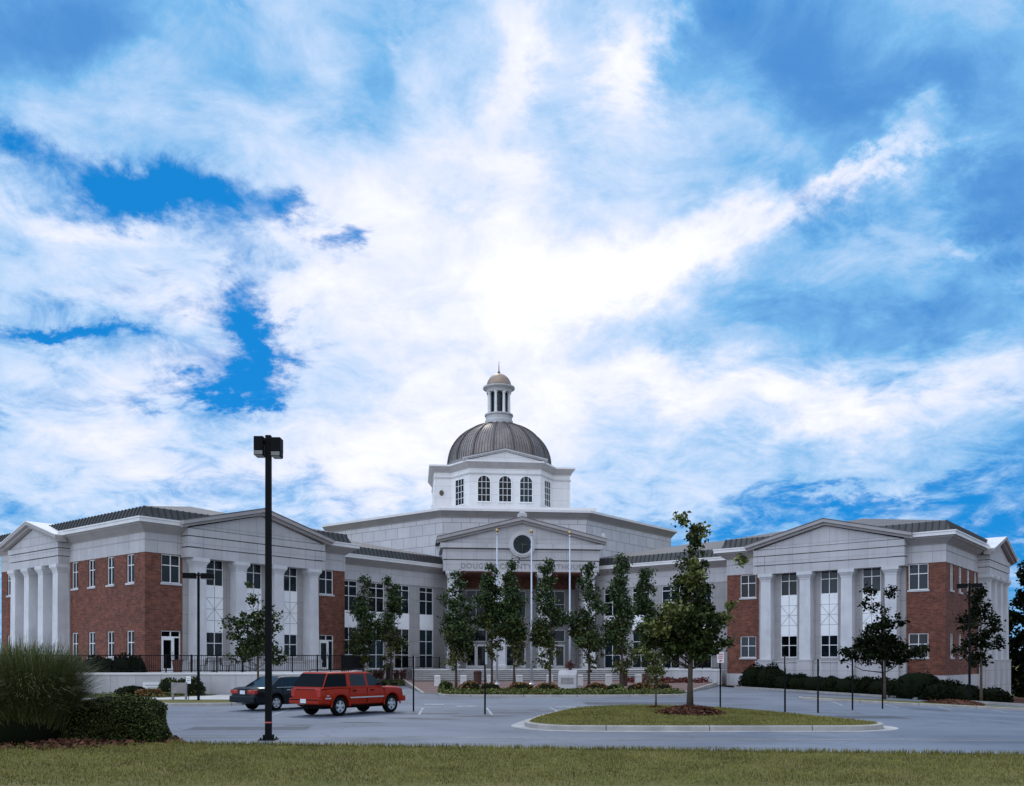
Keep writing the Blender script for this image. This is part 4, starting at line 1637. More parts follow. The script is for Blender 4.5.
# planting bed before the plaza
bed = smooth_loop([(-4.3, 52.6), (-3.2, 51.0), (2.5, 50.4), (8.4, 51.0), (10.2, 52.2), (9.6, 54.6), (8.2, 55.6), (-2.6, 55.2), (-4.0, 54.2)], 5)
k4 = kerb_ring('bed_kerb', bed, M['kerb'], .15, .13)
k4['kind'] = 'structure'
sheet('bed_soil', offset_loop(bed, -.15), M['mulch'], .12)
bed2 = [(-11.6, 74.4), (-8.9, 73.0), (-8.6, 74.6), (-11.4, 76.2)]
sheet('bed_soil', bed2, M['mulch'], .06)


def stripe(name, a, b, w, m, z=.0045):
    A, B_ = Vector(a), Vector(b)
    d = (B_ - A).normalized()
    n = Vector((-d.y, d.x)) * w / 2
    o = sheet(name, [tuple(A + n), tuple(A - n), tuple(B_ - n), tuple(B_ + n)], m, z)
    return o


for i in range(6):
    x = -9.0 + i * 2.75
    if x < 6:
        stripe('parking_line', (x, 33.6 + .12 * i), (x - .35, 38.6 + .12 * i), .1, M['paint'])
for i in range(5):
    stripe('parking_line', (16.2 + i * 2.7, 45.6), (15.0 + i * 2.5, 40.8), .1, M['paint'])
for i in range(4):
    stripe('parking_line', (-24.0 + i * 2.75, 40.0), (-23.6 + i * 2.7, 35.2), .1, M['paint'])
for (px, d) in ((434, 41.5), (566, 39.5), (466, 40.2)):
    x, y = at(px, d)
    stripe('parking_symbol', (x - .45, y), (x + .45, y + .06), .8, M['paint'], .009)
M['stain'] = mat('oil_stain', (0.040, 0.044, 0.052), 0.5, spec=0.3, var=0.5, vscale=3.0)
for i, (px, d, a_, b_) in enumerate(((424, 34.6, 1.5, .42), (482, 33.2, 1.25, .34), (436, 31.6, .9, .22), (512, 35.4, .9, .3), (402, 32.0, .7, .2), (548, 36.5, .6, .25), (360, 29.8, .8, .22), (300, 28.4, .5, .18), (930, 40.5, 1.1, .4), (770, 27.0, .5, .16))):
    x, y = at(px, d)
    rs = random.Random(700 + i)
    lp_ = [(x + a_ * rs.uniform(.75, 1.15) * math.cos(2 * math.pi * k / 12), y + b_ * rs.uniform(.7, 1.2) * math.sin(2 * math.pi * k / 12)) for k in range(12)]
    sheet('oil_stain', smooth_loop(lp_, 3), M['stain'], .0042)
for i, (px, d, a_, b_) in enumerate(((640, 43.0, 2.6, 1.3), (250, 27.2, 1.8, .7), (860, 32.5, 1.6, .8))):
    x, y = at(px, d)
    sheet('asphalt_patch', [(x - a_, y - b_), (x + a_, y - b_ * .9), (x + a_ * .95, y + b_), (x - a_ * 1.03, y + b_ * .93)], M['patch'], .0026)
stripe('edge_line', (-14, 24.6), (14, 22.9), .14, M['yellow_paint'])
sheet('lawn_gutter', [(-8.0, 21.3), (-8.0, 22.0), (26, 17.2), (26, 16.5)], M['concrete'], .005)

# foreground lawn
def lawn_edge(x):
    return 20.0 - 0.14 * x if x > -8.2 else 20.0 - .14 * x + min(2.6, (-8.2 - x) * 2.4)


fx = [-8.15 - i * .3 for i in range(0, 10)][::-1]
lawn_poly = [(-60, 5), (40, 5), (40, 14.5), (-8.2, 21.148)] + [(-8.5, 21.9), (-9.2, 23.0), (-10.4, 23.9), (-13, 24.6), (-60, 31)]
sheet('lawn', lawn_poly, M['grass'], .10)
lk = MB()
lk.prism_z([(40, 14.5), (-8.2, 21.15), (-8.25, 21.02), (40, 14.37)], -.1, .085)
tag(lk.build('lawn_kerb', M['kerb']), kind='structure')


# =================================================================== SMALL PLANTS AS GROUND COVER
def blades(name, pts, h, w, m, seed, lean=0.5, kind='stuff'):
    """two-segment bent grass blades"""
    rng = np.random.default_rng(seed)
    n = len(pts)
    hh = h * rng.uniform(.45, 1.25, size=(n, 1))
    ang = rng.uniform(0, 2 * np.pi, size=n)
    d = np.stack([np.cos(ang), np.sin(ang), np.zeros(n)], 1)
    s = np.stack([-np.sin(ang), np.cos(ang), np.zeros(n)], 1) * w / 2
    ln = lean * hh * rng.uniform(.1, 1, size=(n, 1))
    up = np.array([[0, 0, 1.0]])
    mid = pts + up * hh * .6 + d * ln * .3
    tip = pts + up * hh + d * ln
    q1 = np.stack([pts - s, pts + s, mid + s * .8, mid - s * .8], 1)
    q2 = np.stack([mid - s * .8, mid + s * .8, tip + s * .12, tip - s * .12], 1)
    o = quads_object(name, np.concatenate([q1, q2]), m)
    if kind: o['kind'] = kind
    return o


rng0 = np.random.default_rng(3)
n = 90000
yy_ = 14.0 + 8.2 * rng0.uniform(0, 1, n) ** .8
xx_ = rng0.uniform(-.62, .62, n) * yy_
ok = yy_ < (20.0 - .14 * xx_ - .05)
P0 = np.stack([xx_[ok], yy_[ok], np.full(ok.sum(), .09)], 1)
blades('lawn_grass', P0, .062, .014, M['blade'], 5)
# thin tufts along the lawn's far edge
n = 5000
xx_ = rng0.uniform(-8, 14, n)
P1 = np.stack([xx_, 20.0 - .14 * xx_ + .05 * np.sin(xx_ * 3.1) + .04 * np.sin(xx_ * 7.7 + 1) - rng0.uniform(0, .14, n), np.full(n, .075)], 1)
blades('lawn_edge_grass', P1, .12, .016, M['blade'], 6)


def in_poly(pts, loop):
    x, y = pts[:, 0], pts[:, 1]
    c = np.zeros(len(pts), bool)
    n = len(loop)
    for i in range(n):
        x1, y1 = loop[i]; x2, y2 = loop[(i + 1) % n]
        cond = ((y1 > y) != (y2 > y)) & (x < (x2 - x1) * (y - y1) / (y2 - y1 + 1e-12) + x1)
        c ^= cond
    return c


def mound_z(pts, loop, c, z_edge, z_top):
    L = np.array(loop)
    la = np.arctan2(L[:, 1] - c[1], L[:, 0] - c[0]); lr = np.hypot(L[:, 0] - c[0], L[:, 1] - c[1])
    o = np.argsort(la)
    a = np.arctan2(pts[:, 1] - c[1], pts[:, 0] - c[0]); r = np.hypot(pts[:, 0] - c[0], pts[:, 1] - c[1])
    R_ = np.interp(a, la[o], lr[o], period=2 * np.pi)
    t = np.clip(r / R_, 0, 1)
    return z_top + (z_edge - z_top) * (t * t * (3 - 2 * t))


pp = np.stack([rng0.uniform(0, 12, 60000), rng0.uniform(26, 39, 60000)], 1)
pp = pp[in_poly(pp, offset_loop(isl, -.2))]
pp = pp[np.hypot(pp[:, 0] - 6.13, pp[:, 1] - 31.0) > 1.1]
zz = mound_z(pp, isl_in, ISL_C, .155, ISL_Z)
blades('island_grass', np.stack([pp[:, 0], pp[:, 1], zz - .01], 1), .06, .02, M['blade'], 8)


def chips(name, c, rad, z, h, n, seed, label=None):
    """ring of bark mulch: a low heap with chips scattered over it"""
    rng = np.random.default_rng(seed)
    prof = []
    mb = MB()
    k = 28
    lo = [(c[0] + rad * (1 + .08 * math.sin(3 * a) + .05 * math.sin(7 * a + 1)) * math.cos(a), c[1] + rad * (1 + .08 * math.sin(3 * a) + .05 * math.sin(7 * a + 1)) * math.sin(a)) for a in (2 * math.pi * i / k for i in range(k))]
    V = [(c[0], c[1], z + h)]
    Fc = []
    for r_ in range(1, 6):
        t = r_ / 5
        for x, y in lo:
            V.append((c[0] + (x - c[0]) * t, c[1] + (y - c[1]) * t, z + h * (1 - t * t) - (.04 if r_ == 5 else 0)))
    for i in range(k):
        Fc.append((0, 1 + i, 1 + (i + 1) % k))
    for r_ in range(4):
        for i in range(k):
            a, b = 1 + r_ * k + i, 1 + r_ * k + (i + 1) % k
            Fc.append((a, a + k, b + k, b))
    mb.add(V, Fc)
    o = mb.build(name, M['mulch'], smooth=True)
    o['kind'] = 'structure'
    r = rad * np.sqrt(rng.uniform(0, 1.05, n)); a = rng.uniform(0, 2 * np.pi, n)
    P = np.stack([c[0] + r * np.cos(a), c[1] + r * np.sin(a), z + h * (1 - np.clip(r / rad, 0, 1) ** 2) + .015], 1)
    o2 = quads_object('bark_chips', leaf_quads(rng, P, .13, .3), M['mulch_bit'])
    o2['kind'] = 'stuff'


chips('mulch', (6.13, 31.0), 1.22, .19, .27, 1100, 11)
chips('mulch', (5.44, 34.0), .42, .21, .08, 120, 12)
chips('mulch', (24.0, 49.3), 1.7, gz(24) + .08, .22, 600, 13)
chips('mulch', (-10.4, 21.7), 2.3, .06, .10, 900, 14)


def ground_cover(name, loop, n, z, h, leaf, m, seed, dens=None):
    rng = np.random.default_rng(seed)
    L = np.array(loop)
    p = np.stack([rng.uniform(L[:, 0].min(), L[:, 0].max(), n), rng.uniform(L[:, 1].min(), L[:, 1].max(), n)], 1)
    p = p[in_poly(p, loop)]
    hh = h * (.45 + .55 * np.sin(p[:, 0] * 2.1 + 1.3 * np.sin(p[:, 1] * 1.7)) ** 2)
    P = np.stack([p[:, 0], p[:, 1], z + hh * rng.uniform(0.05, 1, len(p))], 1)
    o = quads_object(name, leaf_quads(rng, P, leaf, .5), m)
    o['kind'] = 'stuff'
    return o


ground_cover('juniper_cover', offset_loop(bed, -.1), 9000, .12, .30, .12, M['bed_green'], 21)
ground_cover('juniper_cover', [(-11.6, 73.8), (-8.8, 72.6), (-8.5, 74.6), (-11.4, 76.2)], 1500, .05, .45, .16, M['bed_green'], 22)
ground_cover('flower_cover', [(8.6, 69.2), (15.4, 69.2), (15.4, 71.4), (9.4, 73.4)], 2600, .30, .45, .14, M['red_leaf'], 23)
ground_cover('grass_cover', [(-40, 47.2), (-19.6, 49.6), (-18.0, 52.4), (-40, 51)], 9000, .04, .22, .10, M['bed_green'], 24)


def bush(name, x, y, z, rx, ry, rz, nl, leaf, m, seed, label, cat='shrub', group=None, lumps=5, rz_rot=0.0, square=0.0):
    """shrub: solid dark heart inside a shell of many small leaves"""
    rng = np.random.default_rng(seed)
    root = empty(name, (x, y, z), rz_rot, label, cat, group)
    ax = rng.normal(size=(nl, 3))
    ax /= np.linalg.norm(ax, axis=1, keepdims=True)
    if square:
        k = np.max(np.abs(ax), axis=1, keepdims=True)
        ax = ax * (1 - square) + ax / k * square
    ax[:, 2] = np.abs(ax[:, 2])
    lump = np.ones(nl)
    for _ in range(lumps):
        f = rng.normal(size=3) * 3.0
        lump += .045 * np.sin(ax @ f + rng.uniform(0, 6))
    r = lump * (rng.uniform(.72, 1.04, nl)) ** .6
    P = ax * r[:, None] * np.array([rx, ry, rz])
    quads_object('foliage', leaf_quads(rng, P, leaf, .3), m, root)
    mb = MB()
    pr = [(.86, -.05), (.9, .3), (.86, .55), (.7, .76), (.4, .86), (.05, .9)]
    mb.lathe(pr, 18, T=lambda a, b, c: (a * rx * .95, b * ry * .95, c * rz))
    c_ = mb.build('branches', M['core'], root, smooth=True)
    return root


for i, (px, d, rx, h_) in enumerate(((446, 54.0, .5, .75), (470, 54.2, .75, .7), (490, 54.2, .7, .62), (521, 54.2, .8, .62), (546, 54.3, .8, .6), (597, 54.2, .85, .6), (616, 54.1, .6, .55), (640, 54.0, .9, .62), (662, 53.8, .7, .6))):
    x, y = at(px, d)
    where = ['at the left tip of the long bed', 'just left of the left flagpole', 'under the left flagpole', 'between the left and middle flagpoles', 'just right of the middle flagpole',
             'right of the stone monument', 'between two columnar trees right of the monument', 'near the right end of the long bed', 'at the right tip of the long bed'][i]
    bush('low_shrub', x, y, .1, rx, .5, h_, 420, .15, M['bed_tan'] if i not in (0, 6) else M['bed_green'], 40 + i,
         ('low tan leaved shrub ' if i not in (0, 6) else 'low green shrub ') + where, 'shrub', 'low shrubs in the bed before the plaza')

# hedge before the right wing: one row of dark clipped bushes
HP = along(KA, KB, -3.6)
hd = Vector(HP[1]) - Vector(HP[0])
hn = ['first', 'second', 'third', 'fourth', 'fifth', 'sixth', 'seventh', 'eighth', 'ninth', 'tenth', 'eleventh', 'twelfth', 'thirteenth']
for i in range(13):
    t = .01 + .60 * i / 12
    pt = Vector(HP[0]) + hd * t
    big = i in (0, 1)
    bush('hedge_bush', pt.x, pt.y, gz(pt.x) + .05, 1.25 if not big else 1.45, .9, 1.3 if not big else 1.9, 1300, .14, M['dark_leaf'], 60 + i,
         'dark green bush before the right wing, %s from the left in its hedge' % hn[i] if not big else ('tall dark bush at the left end of the right wing hedge' if i == 0 else 'tall dark bush second from the left end of the right wing hedge'),
         'shrub', 'bushes of the hedge along the right wing')
for i, (px, d, rx, h_) in enumerate(((918, 62.5, 1.9, 2.0), (962, 61.5, 1.5, 1.15), (990, 62.5, 1.4, 1.0), (940, 61.0, 1.3, 1.3))):
    x, y = at(px, d)
    bush('dark_bush', x, y, gz(x) + .05, rx, 1.2, h_, 1500, .15, M['dark_leaf'], 80 + i,
         ['largest dark bush, at the brick corner of the right wing', 'low dark bush left of the far right tree trunk', 'low dark bush under the side portico of the right wing', 'dark bush between the brick corner and the right lamp post'][i], 'shrub')
# shrubs on the left: by the wall, on the terrace
for i, (px, d, z, rx, h_, m_, lab) in enumerate((
        (171, 52.2, .03, .75, 1.0, 'hedge_leaf', 'round green shrub left of the grey notice board by the retaining wall'),
        (189, 52.4, .03, .95, 1.05, 'hedge_leaf', 'wide green shrub behind the lamp post base at the retaining wall'),
        (132, 50.8, .05, 1.0, .55, 'dark_leaf', 'low dark shrub on the grass left of the notice board'),
        (150, 50.6, .05, .8, .4, 'bed_tan', 'low tan shrub on the grass beside the notice board'),
        (97, 55.6, TERR, .8, 1.05, 'dark_leaf', 'dark shrub behind the railing, leftmost on the terrace'),
        (104, 55.8, TERR, .7, 1.0, 'dark_leaf', 'dark shrub behind the railing under the side windows'),
        (124, 56.2, TERR, .9, 1.1, 'dark_leaf', 'dark shrub behind the railing near the brick corner'),
        (135, 56.4, TERR, .7, 1.05, 'dark_leaf', 'dark shrub behind the railing, closest to the brick corner'),
        (70, 55.2, TERR, .9, 1.0, 'dark_leaf', 'dark shrub behind the railing beside the side portico columns'))):
    x, y = at(px, d)
    bush('round_shrub', x, y, z, rx, .7, h_, 900, .13, M[m_], 90 + i, lab, 'shrub')

# foreground hedge and tall grass
bush('clipped_hedge', -9.95, 22.2, .05, 1.55, .85, 1.06, 26000, .055, M['hedge_leaf'], 120, 'clipped green hedge in the left foreground on dark mulch', 'hedge', None, 9, 0, .62)


def tall_grass(x, y, z, rad, h, n, seed, label):
    rng = np.random.default_rng(seed)
    root = empty('ornamental_grass', (x, y, z), 0, label, 'ornamental grass')
    seg = 7
    ang = rng.uniform(0, 2 * np.pi, n)
    r0 = .75 * np.sqrt(rng.uniform(0, 1, n))
    b0 = np.stack([r0 * np.cos(ang), r0 * np.sin(ang) * .8, np.zeros(n)], 1)
    a2 = ang + rng.normal(size=n) * .5
    out = rng.uniform(.05, 1.12, n) ** .9 * rad
    top = h * rng.uniform(.55, 1.04, n) * (1 - .34 * (out / rad) ** 2)
    d = np.stack([np.cos(a2), np.sin(a2), np.zeros(n)], 1)
    s = np.stack([-np.sin(a2), np.cos(a2), np.zeros(n)], 1)
    pts = []
    for k in range(seg + 1):
        t = k / seg
        dr_ = .1 + .5 * (out / rad) ** 2
        zz_ = top * ((1 + dr_) * t - dr_ * t ** 3.5)
        pts.append(b0 + d * (out * t ** 1.6)[:, None] + np.array([0, 0, 1.0]) * zz_[:, None])
    qs = []
    for k in range(seg):
        w0, w1 = .008 * (1 - .7 * k / seg), .008 * (1 - .7 * (k + 1) / seg)
        qs.append(np.stack([pts[k] - s * w0, pts[k] + s * w0, pts[k + 1] + s * w1, pts[k + 1] - s * w1], 1))
    Q = np.stack(qs, 1)                       # blade, segment, corner, xyz
    light = rng.uniform(size=n) < .22
    quads_object('blades', Q[~light].reshape(-1, 4, 3), M['plume'], root)
    quads_object('flower_plumes', (Q[light] * np.array([1.06, 1.06, 1.07])).reshape(-1, 4, 3), M['plume_light'], root)
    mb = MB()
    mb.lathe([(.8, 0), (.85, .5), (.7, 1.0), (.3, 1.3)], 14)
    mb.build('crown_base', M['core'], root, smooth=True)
    return root


tall_grass(-11.6, 21.6, .05, 1.45, 2.40, 13000, 130, 'tall feathery ornamental grass clump at the left edge of the foreground')
tall_grass(-13.6, 21.9, .05, 1.7, 2.3, 7000, 131, 'feathery ornamental grass clump cut off by the left picture edge')


# =================================================================== TREES
def pear(px, d, top_y, bot_y, w_px, seed, label, base=0.1, mats=('pear_leaf', 'pear_leaf_b'), tip=0.0):
    x, y = at(px, d)
    s = d / F
    zt = EYE + (HY - top_y) * s - base
    zb = EYE + (HY - bot_y) * s - base
    hw = w_px / 2 * s * 1.25
    rnd = random.Random(seed)
    bl = []
    n = 9
    for k in range(n):
        t = (k + .5) / n
        prof = math.sin(math.pi * min(1, (t * .82 + .14))) ** .8
        r_ = hw * (.60 * prof + .12)
        off = hw * .55 * prof
        r_ *= rnd.uniform(.78, 1.15)
        bl.append((rnd.uniform(-off, off) + tip * t, rnd.uniform(-off, off), zb + (zt - zb) * t, r_, r_, (zt - zb) / n * .85))
    low = [b for b in bl if b[2] < zb + (zt - zb) * .42]
    return tree('columnar_tree', x, y, zt * .93, .085, bl[2:], 215, 28, .15, M[mats[0]], seed, label, 'tree', 'columnar trees before the entrance', .26, base, 14, 0, (bl[:4], 60, M[mats[1]]), .2)


pear(456, 58.0, 571, 672, 33, 201, 'slender columnar tree, leftmost of the row before the entrance columns')
pear(492, 58.5, 565, 655, 26, 202, 'columnar tree beside the left flagpole, left one of a touching pair', tip=-.2)
pear(514, 58.0, 564, 662, 24, 203, 'columnar tree left of the middle flagpole, right one of a touching pair')
pear(550, 58.0, 564, 668, 28, 204, 'columnar tree between the middle and right flagpoles')
pear(589, 58.5, 566, 670, 29, 205, 'dark columnar tree right of the stone monument')
pear(622, 58.0, 556, 676, 27, 206, 'tallest columnar tree, between the monument and the big island maple')
pear(648, 62.0, 571, 668, 30, 207, 'columnar tree partly hidden behind the big island maple')
pear(363, 72.0, 578, 672, 27, 208, 'columnar tree left of its pair beside the left brick wing')
pear(391, 73.0, 577, 668, 26, 209, 'columnar tree right of its pair before the left link windows')


def px_tree(name, px, d, base_y, blobs_px, leaf, clumps, per, m, seed, label, tr, group=None, spread=.3, extra=None, limbs=16, z=None, shell=.3):
    x, y = at(px, d)
    s = d / F
    z0 = (EYE + (HY - base_y) * s) if z is None else z

    def cv(L):
        return [((a - px) * s, dy, EYE + (HY - b) * s - z0, rx * s, rx * s * .9, ry * s) for a, b, rx, ry, dy in L]
    bl = cv(blobs_px)
    ex = (cv(extra[0]), extra[1], extra[2]) if extra else None
    top = max(b[2] for b in bl)
    return tree(name, x, y, top, tr, bl, clumps, per, leaf, m, seed, label, 'tree', group, spread, z0, limbs, 0, ex, shell)


px_tree('maple_tree', 690, 31.0, 708, [
    (684, 524, 5, 8, 0), (694, 538, 9, 10, .1), (690, 552, 8, 10, -.1), (692, 568, 13, 12, 0), (685, 583, 13, 10, .2), (699, 590, 12, 10, -.2),
    (677, 602, 15, 9, 0), (705, 607, 14, 9, .3), (728, 572, 3, 5, 0), (690, 622, 32, 12, -.3), (662, 624, 20, 9, .2), (716, 622, 14, 9, 0), (672, 640, 28, 12, .3), (704, 640, 24, 13, -.2), (690, 650, 24, 12, 0), (652, 634, 10, 6, .2)],
    .13, 300, 34, M['maple_leaf'], 301, 'large dark maple on the grassy traffic island with a mulch ring', .10, spread=.19,
    extra=([(678, 517, 4, 4, 0), (700, 532, 4, 7, 0), (724, 620, 5, 5, 0), (655, 628, 12, 6, -.5), (672, 615, 12, 8, -.7), (688, 575, 10, 14, -.5), (730, 608, 3, 6, 0), (742, 562, 4, 5, 0)], 64, M['maple_light']), limbs=22)
px_tree('young_tree', 656, 34.0, 707, [(655, 640, 9, 7, 0), (650, 652, 13, 8, 0), (660, 660, 10, 9, 0), (655, 672, 9, 8, 0), (654, 684, 5, 5, 0)],
        .10, 70, 18, M['maple_light'], 302, 'thin young tree on the island left of the large maple', .035, spread=.17)
px_tree('spreading_tree', 884, 52.0, 700, [(868, 592, 6, 6, 0), (893, 590, 5, 6, .3), (872, 604, 9, 7, 0), (882, 616, 9, 9, 0), (898, 621, 16, 6, .4), (876, 632, 14, 9, 0), (885, 644, 26, 9, .5), (868, 652, 26, 7, 0),
    (905, 652, 20, 7, -.4), (852, 658, 12, 5, 0), (886, 660, 22, 6, .4)], .17, 190, 30, M['dark_leaf'], 303, 'dark spreading tree in the mulched divider before the right wing', .11, spread=.26)
px_tree('dark_tree', 981, 60.5, 694, [(978, 596, 8, 7, 0), (985, 610, 14, 9, .5), (968, 622, 12, 8, 0), (994, 626, 12, 9, .3), (980, 640, 18, 10, 0), (962, 648, 9, 7, .3), (998, 646, 10, 9, 0), (980, 658, 16, 8, .4)],
        .19, 120, 24, M['dark_leaf'], 304, 'dark loose crowned tree beside the side portico at the far right', .10, spread=.32, z=gz(31.5))
px_tree('small_maple', 258, 49.0, 692, [(251, 590, 5, 6, 0), (256, 602, 9, 8, 0), (262, 616, 15, 9, .4), (246, 624, 16, 9, 0), (228, 622, 7, 5, 0), (268, 632, 13, 8, 0), (240, 638, 15, 7, .3), (258, 648, 24, 9, 0), (240, 660, 10, 4, 0), (274, 656, 11, 6, .3)],
        .17, 120, 26, M['maple_leaf'], 305, 'small round leaved maple between the left lamp posts before the retaining wall', .075, spread=.27, z=.02)
# dark trees beyond the right end of the building
for i, (x, y, h, r_) in enumerate(((55.5, 92, 13.5, 3.4), (59.5, 88, 12.0, 3.6), (57.5, 100, 15.0, 4.0), (64, 96, 14, 4.2), (51.5, 104, 12.5, 3.2))):
    rnd = random.Random(400 + i)
    bl = [(rnd.uniform(-1.2, 1.2), rnd.uniform(-1.2, 1.2), h * (.08 + .14 * k), r_ * (1 - .09 * k) * rnd.uniform(.8, 1.05), r_ * (1 - .09 * k), h * .13) for k in range(7)]
    tree('background_tree', x, y, h * .9, .22, bl, 420, 24, .45, M['dark_leaf'], 410 + i,
         ['tall dark tree at the right picture edge beyond the side portico', 'nearest dark tree at the right picture edge', 'tallest dark tree behind the right end of the building', 'rearmost dark tree at the right picture edge', 'dark tree just behind the right end of the building'][i],
         'tree', 'dark trees beyond the right end of the building', .55, -2.0, 8)


# =================================================================== STREET FURNITURE
def box_obj(name, m, parent, x0, x1, y0, y1, z0, z1, bevel=0.0):
    mb = MB()
    mb.box(x0, x1, y0, y1, z0, z1)
    return mb.build(name, m, parent, bevel=bevel)


def lamp_post(px, d, top_y, rot, label, r_=.075, heads='box', z=None):
    x, y = at(px, d)
    z0 = gz(x) if z is None else z
    H = EYE + (HY - top_y) * d / F - z0
    root = empty('lamp_post', (x, y, z0), rot, label, 'lamp post', 'lamp posts of the car park')
    bp = MB()
    bp.box(-.21, .21, -.21, .21, 0, .03)
    for sx in (-1, 1):
        for sy in (-1, 1):
            bp.lathe([(.022, .03), (.022, .075)], 8, (sx * .16, sy * .16))
    bp.box(-.12, .12, -.12, .12, .03, .14)
    bp.build('base_plate', M['black'], root, bevel=.006)
    p = MB()
    p.taper(0, 0, .14, H, r_, r_ * .92)
    p.build('pole', M['black'], root, bevel=.008)
    for sg in (-1, 1):
        a = MB()
        if heads == 'box':
            a.box(min(sg * r_, sg * .12), max(sg * r_, sg * .12), -.04, .04, H - .22, H - .14)
            x0_, x1_ = (.10, .34) if sg > 0 else (-.34, -.10)
            z1_ = H - .05 - .03 * (sg > 0)
            hd_ = MB()
            hd_.box(x0_, x1_, -.17, .17, z1_ - .36, z1_)
            hd_.taper((x0_ + x1_) / 2, 0, z1_ - .48, z1_ - .36, .12, .118, .165, .168)
            arm = a.build('arm', M['black'], root)
            h_ = hd_.build('lamp_head', M['black'], root, bevel=.012)
            ln = MB()
            ln.box(x0_ + .02, x1_ - .02, -.15, .15, z1_ - .495, z1_ - .482)
            ln.box(x0_ + .012, x1_ - .012, -.175, -.1705, z1_ - .47, z1_ - .37)
            ln.build('lens', M['lens'], h_)
        else:
            a.box(min(sg * r_, sg * .16), max(sg * r_, sg * .16), -.03, .03, H - .16, H - .09)
            a.build('arm', M['black'], root)
            hd_ = MB()
            x0_, x1_ = (.10, .72) if sg > 0 else (-.72, -.10)
            hd_.box(x0_, x1_, -.24, .24, H - .30, H - .04)
            h_ = hd_.build('lamp_head', M['black'], root, bevel=.03)
            ln = MB()
            ln.box(x0_ + .05, x1_ - .05, -.19, .19, H - .312, H - .3015)
            ln.build('lens', M['lens'], h_)
    return root


lp = lamp_post(268.5, 23.2, 435.5, R(0), 'tall black lamp post with two box heads in the left foreground')
tb = MB()
tb.box(-.0775, .0775, -.0775, .0775, .44, .475)
tb.build('red_band', M['sign_red'], lp)
lamp_post(198.5, 43.8, 572.5, R(14), 'slim black lamp post with two flat heads before the left brick wing', .062, 'flat')
lamp_post(969.5, 55.6, 583, R(-25), 'black lamp post with two heads by the far right tree', .07, 'flat')


def sign_post(px, base_y, top_y, rot, face, label, z=0.0, sign=(.30, .46)):
    d = F * (EYE - z) / (base_y - HY)
    x, y = at(px, d)
    H = EYE + (HY - top_y) * d / F - z
    root = empty('sign_post', (x, y, z), rot, label, 'sign post', 'parking sign posts')
    p = MB()
    p.lathe([(.034, -.02), (.034, H - .01), (.02, H)], 10)
    p.build('post', M['black'], root)
    s = MB()
    s.box(-sign[0] / 2, sign[0] / 2, -.05, -.045, H - sign[1] - .03, H - .03)
    so = s.build('sign_panel', M['sign_white'], root, bevel=.001)
    if face:
        t = MB()
        for k in range(3):
            zz_ = H - .12 - k * .085
            w_ = (.11, .09, .10)[k]
            t.box(-w_, w_, -.0515, -.0505, zz_ - .022, zz_ + .022)
        t.box(-.05, .05, -.0515, -.0505, H - .44, H - .36)
        t.build('sign_marking', M['sign_red'], so)
    return root


sign_post(413.5, 711.2, 655.5, R(98), False, 'parking sign post seen edge on, standing right of the red car')
sign_post(485, 714.2, 651.5, R(78), False, 'parking sign post in the open lot before the left flagpole')
sign_post(720.3, 708.3, 651.4, R(-2), True, 'sign post with a white and red parking sign at the back of the island')
sign_post(785, 714.5, 655.7, R(62), True, 'parking sign post beside the right rim of the island, first of the row of four', sign=(.26, .42))
sign_post(818, 712.8, 659, R(84), False, 'parking sign post, second from the left in the row right of the island')
sign_post(852.5, 710, 658.5, R(75), False, 'parking sign post, third from the left in the row right of the island')
sign_post(882.5, 708.6, 660, R(68), False, 'parking sign post just left of the spreading tree trunk, last of the row', z=gz(15.7))

# flagpoles
for px, ty, lab in ((497, 529, 'left'), (531.5, 529.8, 'middle'), (569.8, 531.2, 'right')):
    d = 66.8
    x, y = at(px, d)
    H = EYE + (HY - ty) * d / F - pz(y)
    root = empty('flagpole', (x, y, pz(y) + .01), 0, 'white flagpole with a gilt ball, %s one of the three before the entrance' % lab, 'flagpole', 'flagpoles on the plaza')
    p = MB()
    p.lathe([(.085, .1), (.08, 3), (.042, H - .18)], 14)
    p.build('pole', M['pole_white'], root, smooth=True)
    b = MB()
    b.lathe([(.26, 0), (.26, .05), (.15, .1), (.13, .2)], 18)
    b.build('base', M['alloy'], root)
    g = MB()
    g.lathe([(.14 * math.sin(math.pi * k / 10) + .002, H - .14 - .14 * math.cos(math.pi * k / 10)) for k in range(11)], 16)
    g.build('ball', M['gold'], root, smooth=True)
    t = MB()
    t.lathe([(.075, H - .42), (.09, H - .36), (.09, H - .3), (.05, H - .27)], 12)
    t.build('truck', M['alloy'], root)

# bollards on the plaza
ords = ['first', 'second', 'third', 'fourth', 'fifth', 'sixth', 'seventh', 'eighth', 'ninth']
for i, px in enumerate((437.3, 463.5, 490.3, 519.4, 549.8, 579.8, 608.7, 638.2)):
    x, y = at(px, 64.0 + .22 * i)
    root = empty('bollard', (x, y, pz(y) + .01), ALPHA, 'square white concrete bollard before the steps, %s from the left' % ords[i], 'bollard', 'bollards before the entrance steps')
    b = MB()
    b.taper(0, 0, 0, .66, .22, .21)
    b.build('shaft', M['lip'], root, bevel=.02)
    c = MB()
    c.taper(0, 0, .70, .80, .235, .19)
    c.taper(0, 0, .66, .70, .185, .185)
    c.build('cap', M['lip'], root, bevel=.012)
